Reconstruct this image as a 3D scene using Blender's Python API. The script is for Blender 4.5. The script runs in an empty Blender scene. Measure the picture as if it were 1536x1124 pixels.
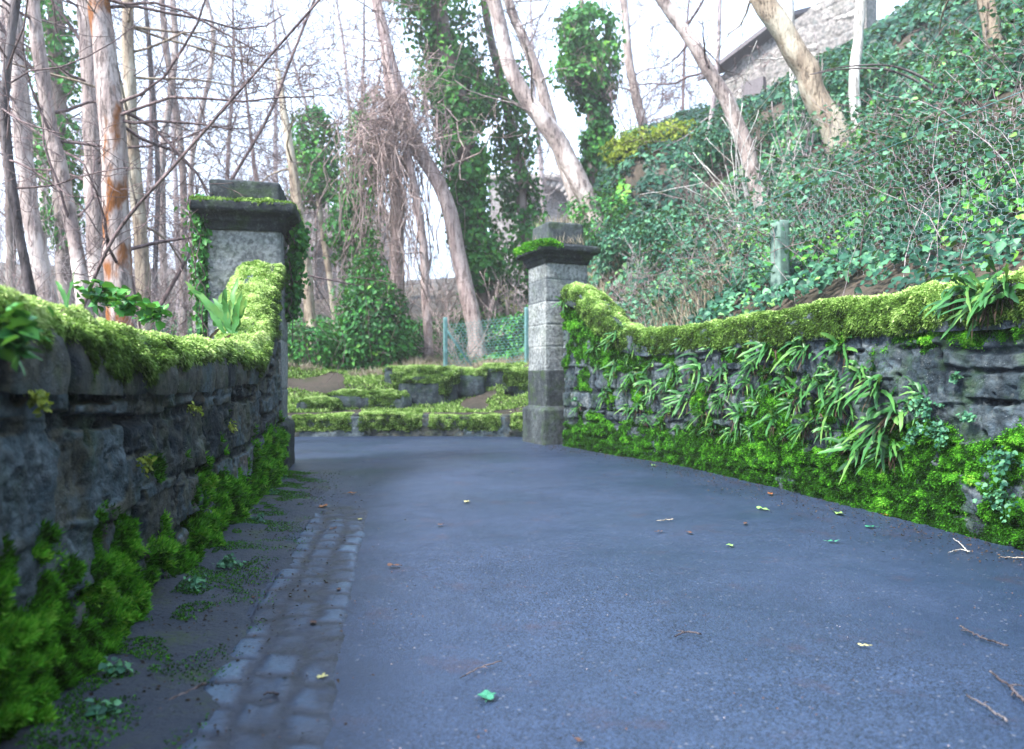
import bpy, math, random
import numpy as np
from mathutils import Vector

random.seed(7)
rng = np.random.default_rng(11)
S = bpy.context.scene
C = S.collection
R = math.radians

# ---------------------------------------------------------------- camera, sky, sun, exposure
FPX, CX, HY, CAMZ = 1109.3, 768.0, 570.0, 1.0      # focal length and horizon of the 1536 px wide photograph; eye height in metres
cd = bpy.data.cameras.new('camera')
cam = bpy.data.objects.new('camera', cd)
C.objects.link(cam)
cam.location = (0, 0, CAMZ)
cam.rotation_euler = (R(90), 0, 0)
cd.sensor_fit = 'HORIZONTAL'
cd.sensor_width = 36.0
cd.lens = 26.0
cd.shift_y = 8.0 / 1536.0
cd.clip_start = 0.05
cd.clip_end = 2000
cd.dof.use_dof = True
cd.dof.focus_distance = 4.6
cd.dof.aperture_fstop = 0.026 / 0.013      # entrance pupil of 13 mm
S.camera = cam

SUN_EL, SUN_AZ = 48.0, 235.0               # degrees; azimuth clockwise from +Y: behind and left of the camera
w = bpy.data.worlds.new('World')
S.world = w
w.use_nodes = True
nt = w.node_tree
nt.nodes.clear()
wo = nt.nodes.new('ShaderNodeOutputWorld')
bg = nt.nodes.new('ShaderNodeBackground')
sky = nt.nodes.new('ShaderNodeTexSky')
sky.sky_type = 'NISHITA'
sky.sun_disc = False
sky.sun_elevation = R(SUN_EL)
sky.sun_rotation = R(SUN_AZ)
sky.air_density = 1.3
sky.dust_density = 2.5
mixc = nt.nodes.new('ShaderNodeMix')
mixc.data_type = 'RGBA'
mixc.inputs[7].default_value = (8.6, 11.4, 15.6, 1)   # thin bright cloud over the blue
tcw = nt.nodes.new('ShaderNodeTexCoord')
nzw = nt.nodes.new('ShaderNodeTexNoise')
nzw.inputs['Scale'].default_value = 1.6
nzw.inputs['Detail'].default_value = 4
mrw = nt.nodes.new('ShaderNodeMapRange')
mrw.inputs[1].default_value = .3
mrw.inputs[2].default_value = .75
mrw.inputs[3].default_value = .8
mrw.inputs[4].default_value = .95
nt.links.new(tcw.outputs['Generated'], nzw.inputs['Vector'])
nt.links.new(nzw.outputs['Fac'], mrw.inputs[0])
nt.links.new(mrw.outputs[0], mixc.inputs[0])
nt.links.new(sky.outputs[0], mixc.inputs[6])
nt.links.new(mixc.outputs[2], bg.inputs[0])
bg.inputs[1].default_value = 0.072
nt.links.new(bg.outputs[0], wo.inputs[0])

sl = bpy.data.lights.new('sun', 'SUN')
sl.energy = 4.4
sl.angle = R(14)
sl.color = (1.0, 0.97, 0.92)
so = bpy.data.objects.new('sun', sl)
C.objects.link(so)
so.rotation_euler = (R(90 - SUN_EL), 0, R(180 - SUN_AZ))
S.view_settings.view_transform = 'Standard'
S.view_settings.look = 'None'
S.view_settings.gamma = 1
S.view_settings.exposure = 1.78
S.cycles.use_denoising = True
S.cycles.max_bounces = 6
S.cycles.transparent_max_bounces = 6
S.cycles.volume_bounces = 0
S.cycles.caustics_reflective = False
S.cycles.caustics_refractive = False

# ---------------------------------------------------------------- helpers
def tag(o, label=None, cat=None, group=None, kind=None):
    if label: o['label'] = label
    if cat: o['category'] = cat
    if group: o['group'] = group
    if kind: o['kind'] = kind
    return o

def empty(name, loc, label, cat, group=None, rz=0):
    o = bpy.data.objects.new(name, None)
    C.objects.link(o)
    o.location = loc
    o.rotation_euler = (0, 0, rz)
    o.empty_display_size = .1
    o['_o'] = 1
    del o['_o']
    return tag(o, label, cat, group)

def link(name, me, m, parent=None):
    o = bpy.data.objects.new(name, me)
    C.objects.link(o)
    if m and not me.materials: me.materials.append(m)
    if parent is not None:
        o.parent = parent
        o.matrix_parent_inverse = world_of(parent).inverted()
    return o

def world_of(o):
    from mathutils import Matrix, Euler
    m = Matrix.LocRotScale(o.location, o.rotation_euler, o.scale)
    if o.parent: m = world_of(o.parent) @ o.matrix_parent_inverse @ m
    return m

def copy_tree(o, parent=None):
    c = o.copy()
    C.objects.link(c)
    if parent is not None: c.parent = parent
    for ch in list(o.children): copy_tree(ch, c)
    return c

class MB:
    """collects geometry; build() links it as one mesh object"""
    def __init__(s):
        s.v, s.q, s.t, s.a, s.n = [], [], [], [], 0
    def add(s, V, quads=None, tris=None, tone=0.5):
        V = np.asarray(V, float).reshape(-1, 3)
        s.v.append(V)
        if quads is not None and len(quads): s.q.append(np.asarray(quads, int).reshape(-1, 4) + s.n)
        if tris is not None and len(tris): s.t.append(np.asarray(tris, int).reshape(-1, 3) + s.n)
        t = np.asarray(tone, float)
        s.a.append(np.full(len(V), float(t)) if t.ndim == 0 else t.reshape(-1))
        s.n += len(V)
        return s
    def mesh(s, name, smooth=True):
        me = bpy.data.meshes.new(name)
        V = np.concatenate(s.v)
        q = np.concatenate(s.q) if s.q else np.zeros((0, 4), int)
        t = np.concatenate(s.t) if s.t else np.zeros((0, 3), int)
        me.vertices.add(len(V))
        me.vertices.foreach_set('co', V.astype(np.float32).ravel())
        L = np.concatenate([q.ravel(), t.ravel()]).astype(np.int32)
        me.loops.add(len(L))
        me.loops.foreach_set('vertex_index', L)
        tot = np.concatenate([np.full(len(q), 4), np.full(len(t), 3)]).astype(np.int32)
        me.polygons.add(len(tot))
        st = np.concatenate([[0], np.cumsum(tot)[:-1]]).astype(np.int32)
        me.polygons.foreach_set('loop_start', st)
        me.polygons.foreach_set('use_smooth', np.full(len(tot), smooth))
        me.update(calc_edges=True)
        at = me.attributes.new('tone', 'FLOAT', 'POINT')
        at.data.foreach_set('value', np.concatenate(s.a).astype(np.float32))
        return me
    def build(s, name, m, parent=None, smooth=True):
        return link(name, s.mesh(name, smooth), m, parent)

def _h(ix, iy, iz, seed):
    h = (ix.astype(np.int64) * 374761393 + iy.astype(np.int64) * 668265263 + iz.astype(np.int64) * 2147483647 + seed * 974711) & 0x7fffffff
    h = ((h ^ (h >> 13)) * 1274126177) & 0x7fffffff
    h = (h ^ (h >> 16)) & 0xffff
    return h / 65535.0

def noise(x, y, z=0.0, seed=0):
    x, y, z = np.broadcast_arrays(np.asarray(x, float), np.asarray(y, float), np.asarray(z, float))
    ix, iy, iz = np.floor(x), np.floor(y), np.floor(z)
    fx, fy, fz = x - ix, y - iy, z - iz
    fx, fy, fz = [f * f * (3 - 2 * f) for f in (fx, fy, fz)]
    ix, iy, iz = [i.astype(np.int64) for i in (ix, iy, iz)]
    r = 0
    for a in (0, 1):
        for b in (0, 1):
            for c in (0, 1):
                wgt = (fx if a else 1 - fx) * (fy if b else 1 - fy) * (fz if c else 1 - fz)
                r = r + wgt * _h(ix + a, iy + b, iz + c, seed)
    return r

def fbm(x, y, z=0.0, oct=4, seed=0):
    r, a, t = 0, .5, 0
    for k in range(oct):
        r = r + a * noise(np.asarray(x) * 2 ** k, np.asarray(y) * 2 ** k, np.asarray(z) * 2 ** k, seed + k)
        t += a
        a *= .5
    return r / t

def sstep(a, b, x):
    t = np.clip((np.asarray(x, float) - a) / (b - a), 0, 1)
    return t * t * (3 - 2 * t)

def unit(v):
    v = np.asarray(v, float)
    return v / (np.linalg.norm(v, axis=-1, keepdims=True) + 1e-12)

def at(px, py, Y):
    """world point seen at photograph pixel (px, py) at distance Y ahead"""
    return np.array([(px - CX) / FPX * Y, Y, CAMZ + (HY - py) / FPX * Y])

def ground_at(px, py):
    Y = CAMZ * FPX / (py - HY)
    return np.array([(px - CX) / FPX * Y, Y, 0.0])

def grid_quads(nu, nv, close=False):
    i = np.arange(nu if close else nu - 1)[:, None]
    j = np.arange(nv - 1)[None, :]
    i2 = (i + 1) % nu
    return np.stack([i * nv + j, i2 * nv + j, i2 * nv + j + 1, i * nv + j + 1], -1).reshape(-1, 4)

def grid_normals(P):
    du = np.gradient(P, axis=0)
    dv = np.gradient(P, axis=1)
    return unit(np.cross(du, dv))

def tube(mb, pts, rad, sides=5, tone=.5, lump=0.0):
    P = np.asarray(pts, float)
    n = len(P)
    rad = np.broadcast_to(np.asarray(rad, float), (n,))
    T = unit(np.gradient(P, axis=0))
    ref = np.array([0.0, 0, 1]) if abs(T[:, 2]).mean() < .8 else np.array([1.0, 0, 0])
    A = unit(np.cross(T, ref))
    B = np.cross(T, A)
    th = np.arange(sides) * 2 * math.pi / sides
    rr = rad[:, None] * np.ones(sides)
    if lump:
        rr = rr * (1 + lump * (noise(P[:, 2:3] * 3 + P[:, :1] * 7, np.cos(th)[None] * 1.3 + 9, np.sin(th)[None] * 1.3) - .5) * 2)
    V = P[:, None] + rr[..., None] * (np.cos(th)[None, :, None] * A[:, None] + np.sin(th)[None, :, None] * B[:, None])
    i = np.arange(n - 1)[:, None]
    j = np.arange(sides)[None, :]
    j2 = (j + 1) % sides
    q = np.stack([i * sides + j, i * sides + j2, (i + 1) * sides + j2, (i + 1) * sides + j], -1).reshape(-1, 4)
    tr = None
    if sides > 2:
        tr = [[(n - 1) * sides, (n - 1) * sides + k, (n - 1) * sides + k + 1] for k in range(1, sides - 1)]
    mb.add(V.reshape(-1, 3), q, tr, tone)

def smooth_path(pts, n):
    P = np.asarray(pts, float)
    d = np.concatenate([[0], np.cumsum(np.linalg.norm(np.diff(P, axis=0), axis=1))])
    t = np.linspace(0, d[-1], n)
    # Catmull-Rom through the points
    out = np.zeros((n, 3))
    for k, tt in enumerate(t):
        i = min(max(np.searchsorted(d, tt, side='right') - 1, 0), len(P) - 2)
        u = (tt - d[i]) / (d[i + 1] - d[i] + 1e-9)
        p1, p2 = P[i], P[i + 1]
        p0 = P[i - 1] if i > 0 else 2 * p1 - p2
        p3 = P[i + 2] if i + 2 < len(P) else 2 * p2 - p1
        out[k] = .5 * (2 * p1 + (p2 - p0) * u + (2 * p0 - 5 * p1 + 4 * p2 - p3) * u * u + (3 * p1 - p0 - 3 * p2 + p3) * u ** 3)
    return out

def leaves(mb, P, N, size, tone, droop=.35, jit=.7, slim=.62):
    """folded six-point leaves at points P with normals N"""
    n = len(P)
    if not n: return
    size = np.broadcast_to(np.asarray(size, float), (n,))
    Nn = unit(N + jit * rng.normal(size=(n, 3)))
    d = rng.normal(size=(n, 3))
    d[:, 2] -= droop * 2
    T = unit(d - (d * Nn).sum(1, keepdims=True) * Nn)
    B = np.cross(Nn, T)
    s = size[:, None]
    wd = slim * (.8 + .4 * rng.random((n, 1)))
    cup = .12 + .2 * rng.random((n, 1))
    pts = [P, P + s * (.18 * T + .48 * wd * B + cup * .5 * Nn), P + s * (.62 * T + .40 * wd * B + cup * .45 * Nn),
           P + s * (1.0 * T - .18 * Nn), P + s * (.62 * T - .40 * wd * B + cup * .45 * Nn), P + s * (.18 * T - .48 * wd * B + cup * .5 * Nn)]
    V = np.stack(pts, 1).reshape(-1, 3)
    b = (np.arange(n) * 6)[:, None]
    q = np.concatenate([b + np.array([[0, 3, 2, 1]]), b + np.array([[0, 5, 4, 3]])])
    mb.add(V, q, None, np.repeat(np.broadcast_to(np.asarray(tone, float), (n,)), 6))

def blades(mb, P, N, length, width, tone, spread=.8, k=3, grav=0.25):
    """little pointed moss or grass blades, k at each point"""
    n = len(P)
    if not n: return
    P = np.repeat(P, k, 0)
    N = np.repeat(N, k, 0)
    L = (np.repeat(np.broadcast_to(length, (n,)), k) * (.6 + .8 * rng.random(n * k)))[:, None]
    W = (np.repeat(np.broadcast_to(width, (n,)), k))[:, None]
    D = N + spread * rng.normal(size=(n * k, 3))
    D[:, 2] -= grav
    D = unit(D)
    Sd = unit(np.cross(D, rng.normal(size=(n * k, 3))))
    tip = P + D * L
    tip[:, 2] -= (L[:, 0]) * grav * .4
    mid = P + D * L * .5
    V = np.stack([P - Sd * W * .35, P + Sd * W * .35, mid + Sd * W * .5, tip, mid - Sd * W * .5], 1).reshape(-1, 3)
    b = (np.arange(n * k) * 5)[:, None]
    q = b + np.array([[0, 1, 2, 4]])
    t = b + np.array([[4, 2, 3]])
    tn = np.repeat(np.broadcast_to(np.asarray(tone, float), (n,)), k)
    tv = np.repeat(tn, 5)
    mb.add(V, q, t, tv)

# ---------------------------------------------------------------- materials
MATS = {}
def nodes(name):
    m = bpy.data.materials.new(name)
    m.use_nodes = True
    t = m.node_tree
    t.nodes.clear()
    out = t.nodes.new('ShaderNodeOutputMaterial')
    return m, t, out

def N_(t, kind, **kw):
    n = t.nodes.new(kind)
    for k, v in kw.items():
        if k in n.inputs: n.inputs[k].default_value = v
        else: setattr(n, k, v)
    return n

def ramp(t, fac, stops):
    r = t.nodes.new('ShaderNodeValToRGB')
    e = r.color_ramp.elements
    while len(e) > 1: e.remove(e[-1])
    e[0].position, e[0].color = stops[0][0], (*stops[0][1], 1)
    for p, c in stops[1:]:
        x = e.new(p)
        x.color = (*c, 1)
    t.links.new(fac, r.inputs[0])
    return r.outputs[0]

def mixcol(t, fac, a, b, mode='MIX'):
    m = t.nodes.new('ShaderNodeMix')
    m.data_type = 'RGBA'
    m.blend_type = mode
    for k, v in ((0, fac), (6, a), (7, b)):
        if hasattr(v, 'is_linked') or isinstance(v, bpy.types.NodeSocket): t.links.new(v, m.inputs[k])
        elif k == 0: m.inputs[0].default_value = v
        else: m.inputs[k].default_value = (*v, 1)
    return m.outputs[2]

def tnoise(t, scale, detail=5, rough=.55, vec=None, stretch=None):
    n = N_(t, 'ShaderNodeTexNoise', Scale=scale, Detail=detail, Roughness=rough)
    tc = t.nodes.new('ShaderNodeTexCoord')
    src = tc.outputs['Object']
    if stretch:
        mp = t.nodes.new('ShaderNodeMapping')
        mp.inputs['Scale'].default_value = stretch
        t.links.new(src, mp.inputs[0])
        src = mp.outputs[0]
    t.links.new(src, n.inputs['Vector'])
    return n.outputs['Fac']

def attr(t, name='tone'):
    a = t.nodes.new('ShaderNodeAttribute')
    a.attribute_name = name
    return a.outputs['Fac']

def math_(t, op, a, b=0.0, clamp=False):
    m = t.nodes.new('ShaderNodeMath')
    m.operation = op
    m.use_clamp = clamp
    for k, v in ((0, a), (1, b)):
        if isinstance(v, bpy.types.NodeSocket): t.links.new(v, m.inputs[k])
        else: m.inputs[k].default_value = v
    return m.outputs[0]

def rng_map(t, v, a, b, c=0.0, d=1.0):
    m = t.nodes.new('ShaderNodeMapRange')
    t.links.new(v, m.inputs[0])
    for k, x in zip((1, 2, 3, 4), (a, b, c, d)): m.inputs[k].default_value = x
    return m.outputs[0]

def principled(t, out, col, rough=.8, spec=.3, bump=None, dist=.01, strength=.6):
    p = t.nodes.new('ShaderNodeBsdfPrincipled')
    if isinstance(col, bpy.types.NodeSocket): t.links.new(col, p.inputs['Base Color'])
    else: p.inputs['Base Color'].default_value = (*col, 1)
    if isinstance(rough, bpy.types.NodeSocket): t.links.new(rough, p.inputs['Roughness'])
    else: p.inputs['Roughness'].default_value = rough
    p.inputs['Specular IOR Level'].default_value = spec
    if bump is not None:
        b = t.nodes.new('ShaderNodeBump')
        b.inputs['Distance'].default_value = dist
        b.inputs['Strength'].default_value = strength
        t.links.new(bump, b.inputs['Height'])
        t.links.new(b.outputs[0], p.inputs['Normal'])
    t.links.new(p.outputs[0], out.inputs[0])
    return p

def m_stone(name, cols, moss=(.05, .10, .015), mossy=.35, scale=1.0, wet=.6):
    m, t, out = nodes(name)
    a = attr(t)
    n1 = tnoise(t, 3.1 * scale, 6, .6)
    n2 = tnoise(t, 26 * scale, 6, .65)
    n3 = tnoise(t, 120 * scale, 3, .6)
    f = math_(t, 'ADD', math_(t, 'MULTIPLY', a, .75), math_(t, 'MULTIPLY', math_(t, 'SUBTRACT', n1, .5), .8))
    col = ramp(t, f, cols)
    col = mixcol(t, rng_map(t, n2, .42, .62), col, mixcol(t, .68, col, (.006, .010, .013)))
    pale = rng_map(t, tnoise(t, 13 * scale, 6, .7), .54, .66)
    col = mixcol(t, math_(t, 'MULTIPLY', pale, .45), col, mixcol(t, .6, col, (.34, .38, .38)))
    # grey-white lichen flecks and wet dark stains running down
    lich = math_(t, 'MULTIPLY', rng_map(t, n3, .62, .72), rng_map(t, tnoise(t, 7 * scale, 3), .5, .65))
    col = mixcol(t, lich, col, (.36, .40, .42))
    st = rng_map(t, tnoise(t, 2.2 * scale, 5, .6, stretch=(2.5, 2.5, .5)), .48, .66)
    col = mixcol(t, math_(t, 'MULTIPLY', st, wet), col, mixcol(t, .75, col, (.006, .009, .012)))
    gm = math_(t, 'MULTIPLY', rng_map(t, tnoise(t, 4.5 * scale, 7, .65), .5, .66), mossy)
    col = mixcol(t, gm, col, moss)
    h = math_(t, 'ADD', math_(t, 'MULTIPLY', n2, .7), math_(t, 'MULTIPLY', n3, .3))
    principled(t, out, col, rng_map(t, n1, .3, .7, .6, .9), .16, h, .028, 1.0)
    return m

def m_leaf(name, cols, rough=.42, trans=.3, spec=.4, var=6.0):
    m, t, out = nodes(name)
    a = attr(t)
    f = math_(t, 'ADD', math_(t, 'MULTIPLY', a, .8), math_(t, 'MULTIPLY', math_(t, 'SUBTRACT', tnoise(t, var, 3), .35), .6))
    col = ramp(t, f, cols)
    p = principled(t, out, col, rough, spec)
    tr = t.nodes.new('ShaderNodeBsdfTranslucent')
    c2 = mixcol(t, .5, col, (.12, .20, .01))
    t.links.new(c2, tr.inputs[0])
    mx = t.nodes.new('ShaderNodeMixShader')
    mx.inputs[0].default_value = trans
    t.links.new(p.outputs[0], mx.inputs[1])
    t.links.new(tr.outputs[0], mx.inputs[2])
    t.links.new(mx.outputs[0], out.inputs[0])
    return m

def m_bark(name, c1, c2, patch=None, scale=1.0, pa=(.52, .6)):
    m, t, out = nodes(name)
    n1 = tnoise(t, 5 * scale, 6, .6, stretch=(1.6, 1.6, .35))
    n2 = tnoise(t, 30 * scale, 4, .6, stretch=(1, 1, .5))
    col = mixcol(t, rng_map(t, n1, .40, .60), c1, c2)
    fis = rng_map(t, tnoise(t, 14 * scale, 5, .7, stretch=(1.5, 1.5, .22)), .54, .62)
    col = mixcol(t, math_(t, 'MULTIPLY', fis, .65), col, tuple(x * .25 for x in c2))
    col = mixcol(t, rng_map(t, n2, .5, .75), col, mixcol(t, .5, col, (.02, .018, .018)))
    if patch:
        pf = rng_map(t, math_(t, 'ADD', tnoise(t, 1.7 * scale, 4, .55, stretch=(1.3, 1.3, .6)), math_(t, 'MULTIPLY', math_(t, 'SUBTRACT', attr(t), .35), .22)), pa[0], pa[1])
        col = mixcol(t, pf, col, patch)
    principled(t, out, col, .85, .2, math_(t, 'SUBTRACT', n2, fis), .02, .8)
    return m

M = MATS
M['rubble'] = m_stone('rubble_stone', [(0, (.002, .006, .010)), (.18, (.018, .030, .040)), (.38, (.105, .105, .082)), (.5, (.070, .105, .125)), (.66, (.16, .20, .22)), (.82, (.12, .10, .078)), (1, (.27, .26, .22))], mossy=.35, moss=(.035, .07, .015))
M['rubble_grey'] = m_stone('grey_rubble_stone', [(0, (.006, .012, .018)), (.22, (.028, .044, .056)), (.42, (.10, .125, .14)), (.6, (.07, .10, .125)), (.8, (.20, .22, .225)), (1, (.15, .145, .12))], mossy=.5, moss=(.03, .075, .015), wet=.8)
M['ashlar'] = m_stone('ashlar_stone', [(0, (.04, .05, .06)), (.3, (.17, .19, .20)), (.6, (.36, .38, .37)), (1, (.55, .55, .50))], mossy=.25, scale=.8, wet=.45)
M['ashlar_dark'] = m_stone('dark_ashlar_stone', [(0, (.008, .011, .013)), (.4, (.032, .040, .046)), (.8, (.09, .10, .105)), (1, (.18, .19, .18))], mossy=.35, scale=.9)
M['ashlar_mid'] = m_stone('weathered_ashlar_stone', [(0, (.03, .035, .04)), (.4, (.08, .095, .10)), (1, (.20, .215, .21))], mossy=.45, scale=.9)
M['pale_stone'] = m_stone('pale_far_stone', [(0, (.22, .20, .19)), (.5, (.42, .38, .36)), (1, (.55, .50, .46))], mossy=.1, scale=.4, wet=.2)
M['moss_lime'] = m_leaf('lime_moss', [(0, (.020, .030, .010)), (.22, (.050, .11, .018)), (.5, (.19, .34, .065)), (.75, (.46, .62, .20)), (1, (.78, .86, .44))], .9, .25, .1, 9)
M['moss_green'] = m_leaf('green_moss', [(0, (.004, .018, .004)), (.25, (.022, .095, .008)), (.5, (.065, .28, .016)), (.75, (.15, .48, .035)), (1, (.36, .62, .08))], .9, .25, .1, 7)
M['fern'] = m_leaf('fern_frond', [(0, (.006, .038, .012)), (.35, (.026, .12, .030)), (.7, (.075, .24, .055)), (1, (.24, .36, .09))], .38, .28, .35, 8)
M['dead'] = m_leaf('withered_frond', [(0, (.014, .009, .008)), (.5, (.045, .028, .022)), (1, (.12, .08, .055))], .8, .15, .15, 8)
M['ivy'] = m_leaf('ivy_leaf', [(0, (.008, .05, .016)), (.35, (.028, .15, .035)), (.7, (.08, .32, .05)), (1, (.24, .50, .06))], .45, .25, .25, 1.2)
M['ivy_blue'] = m_leaf('ground_ivy_leaf', [(0, (.005, .030, .022)), (.32, (.020, .090, .056)), (.6, (.062, .20, .11)), (.82, (.15, .38, .17)), (1, (.36, .58, .08))], .45, .25, .25, 1.0)
M['bramble'] = m_leaf('bramble_leaf', [(0, (.006, .035, .025)), (.35, (.025, .10, .06)), (.65, (.08, .23, .14)), (.88, (.18, .38, .22)), (1, (.36, .56, .08))], .5, .28, .22, 1.5)
M['yellow_leaf'] = m_leaf('yellow_green_leaf', [(0, (.12, .19, .02)), (.5, (.30, .38, .04)), (1, (.48, .50, .07))], .5, .4, .3, 2)
M['fresh_leaf'] = m_leaf('fresh_green_leaf', [(0, (.03, .16, .03)), (.5, (.09, .32, .045)), (1, (.26, .50, .06))], .45, .3, .25, 2)
M['dry'] = m_leaf('dry_grass', [(0, (.15, .11, .08)), (.5, (.34, .28, .20)), (1, (.52, .46, .36))], .8, .2, .15, 3)
M['bark_pale'] = m_bark('pale_bark', (.42, .34, .31), (.25, .195, .185), (.54, .46, .43))
M['bark_peel'] = m_bark('peeling_bark', (.50, .42, .39), (.33, .255, .235), (.24, .088, .025), 1.0, (.50, .57))
M['bark_tan'] = m_bark('tan_bark', (.40, .32, .24), (.26, .20, .15), (.48, .42, .33))
M['bark_brown'] = m_bark('brown_bark', (.22, .165, .145), (.12, .09, .085), (.32, .26, .235))
M['bark_dark'] = m_bark('dark_bark', (.10, .082, .085), (.055, .045, .05), (.16, .14, .14))
M['twig'] = m_bark('twig_bark', (.24, .17, .165), (.13, .09, .09))
M['twig_pale'] = m_bark('pale_twig_bark', (.42, .36, .36), (.30, .25, .26))
M['vine'] = m_bark('dead_vine', (.52, .41, .38), (.34, .25, .235))
M['bark_white'] = m_bark('white_bark', (.62, .60, .58), (.48, .45, .42), (.40, .38, .33))

def m_asphalt():
    m, t, out = nodes('asphalt')
    big = tnoise(t, .55, 4, .55)
    mid = tnoise(t, 5, 5, .6)
    v = N_(t, 'ShaderNodeTexVoronoi', Scale=170.0)
    tc = t.nodes.new('ShaderNodeTexCoord')
    t.links.new(tc.outputs['Object'], v.inputs['Vector'])
    v2 = N_(t, 'ShaderNodeTexVoronoi', Scale=62.0)
    t.links.new(tc.outputs['Object'], v2.inputs['Vector'])
    fine = tnoise(t, 260, 2, .5)
    base = ramp(t, math_(t, 'ADD', math_(t, 'MULTIPLY', big, .6), math_(t, 'MULTIPLY', mid, .4)),
                [(.3, (.012, .022, .047)), (.5, (.020, .034, .068)), (.7, (.031, .048, .089))])
    sep = t.nodes.new('ShaderNodeSeparateColor')
    t.links.new(v.outputs['Color'], sep.inputs[0])
    agg = rng_map(t, sep.outputs[0], .0, 1.0, .22, 1.72)
    base = mixcol(t, rng_map(t, tnoise(t, .45, 3, .5), .42, .58, .35, 1.0), base, mixcol(t, 1.0, base, agg, 'MULTIPLY'))
    sep2 = t.nodes.new('ShaderNodeSeparateColor')
    t.links.new(v2.outputs['Color'], sep2.inputs[0])
    chips = math_(t, 'MULTIPLY', rng_map(t, sep2.outputs[1], .95, .97), rng_map(t, v2.outputs['Distance'], .42, .30))
    base = mixcol(t, math_(t, 'MULTIPLY', chips, .6), base, (.13, .14, .17))
    red = math_(t, 'MULTIPLY', rng_map(t, tnoise(t, 2.6, 6, .7), .57, .68), .5)
    base = mixcol(t, red, base, (.040, .030, .045))
    stain = math_(t, 'MULTIPLY', rng_map(t, tnoise(t, 1.1, 6, .66),   .50, .68), .38)
    base = mixcol(t, stain, base, mixcol(t, .6, base, (.006, .010, .020)))
    # coarser, more worn surface over part of the road
    h = math_(t, 'ADD', math_(t, 'MULTIPLY', v.outputs['Distance'], -.8), math_(t, 'MULTIPLY', fine, .5))
    rough = rng_map(t, tnoise(t, .9, 4), .35, .7, .32, .55)
    principled(t, out, base, rough, .4, h, .003, .35)
    return m
M['asphalt'] = m_asphalt()

def m_ground(name, cols, scale=1.0, rough=.9, spec=.2, dist=.02):
    m, t, out = nodes(name)
    n1 = tnoise(t, 1.3 * scale, 6, .62)
    n2 = tnoise(t, 22 * scale, 6, .68)
    col = ramp(t, math_(t, 'ADD', math_(t, 'MULTIPLY', n1, .65), math_(t, 'MULTIPLY', n2, .35)), cols)
    principled(t, out, col, rough, spec, n2, dist, .9)
    return m
M['soil'] = m_ground('hillside_soil', [(.3, (.022, .022, .016)), (.45, (.05, .043, .032)), (.55, (.085, .066, .052)), (.7, (.05, .06, .025))], .8)
M['mud'] = m_ground('damp_mud', [(.3, (.010, .015, .026)), (.43, (.020, .030, .050)), (.54, (.032, .040, .058)), (.64, (.035, .06, .018)), (.75, (.05, .09, .02))], 2.0, rng_rough := .6, .4)
def m_sett():
    m, t, out = nodes('worn_setts')
    a = attr(t)
    n1 = tnoise(t, 9, 5, .6)
    n2 = tnoise(t, 60, 5, .65)
    col = ramp(t, math_(t, 'ADD', math_(t, 'MULTIPLY', a, .8), math_(t, 'MULTIPLY', math_(t, 'SUBTRACT', n1, .45), .5)),
               [(0, (.008, .012, .024)), (.2, (.020, .029, .052)), (.42, (.038, .062, .105)), (.85, (.085, .135, .19))])
    col = mixcol(t, rng_map(t, n2, .5, .7), col, mixcol(t, .5, col, (.012, .014, .02)))
    principled(t, out, col, rng_map(t, n1, .35, .65, .30, .6), .5, n2, .006, .7)
    return m
M['sett'] = m_sett()
def m_plain(name, c, rough=.6, metal=0.0):
    m, t, out = nodes(name)
    n = tnoise(t, 18, 5, .6)
    col = mixcol(t, rng_map(t, n, .35, .7), c, tuple(x * .6 for x in c))
    p = principled(t, out, col, rough, .3, n, .004, .4)
    p.inputs['Metallic'].default_value = metal
    return m
M['wire'] = m_plain('galvanised_wire', (.62, .66, .72), .5, .2)
M['wire_green'] = m_plain('green_coated_wire', (.12, .30, .31), .5)
M['concrete_post'] = m_plain('algae_concrete', (.17, .26, .22), .85)
M['green_post'] = m_plain('green_painted_metal', (.13, .27, .27), .6)
M['slate'] = m_plain('roof_slate', (.16, .14, .15), .7)
M['dark_void'] = m_plain('unlit_interior', (.02, .02, .025), .9)
M['leaf_green'] = m_leaf('fresh_fallen_leaf', [(0, (.02, .12, .08)), (1, (.05, .28, .14))], .4, .1, .5, 20)
M['leaf_lime'] = m_leaf('lime_fallen_leaf', [(0, (.12, .28, .06)), (1, (.30, .48, .14))], .5, .1, .4, 20)
M['leaf_brown'] = m_leaf('brown_fallen_leaf', [(0, (.05, .025, .02)), (1, (.14, .07, .045))], .6, .1, .3, 20)
M['leaf_orange'] = m_leaf('orange_fallen_leaf', [(0, (.22, .07, .02)), (1, (.40, .16, .05))], .5, .1, .3, 20)
M['leaf_yellow'] = m_leaf('yellow_fallen_leaf', [(0, (.40, .36, .12)), (1, (.60, .54, .25))], .5, .1, .3, 20)
M['leaf_purple'] = m_leaf('purplish_fallen_leaf', [(0, (.05, .035, .05)), (1, (.10, .06, .075))], .6, .1, .3, 20)

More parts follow.
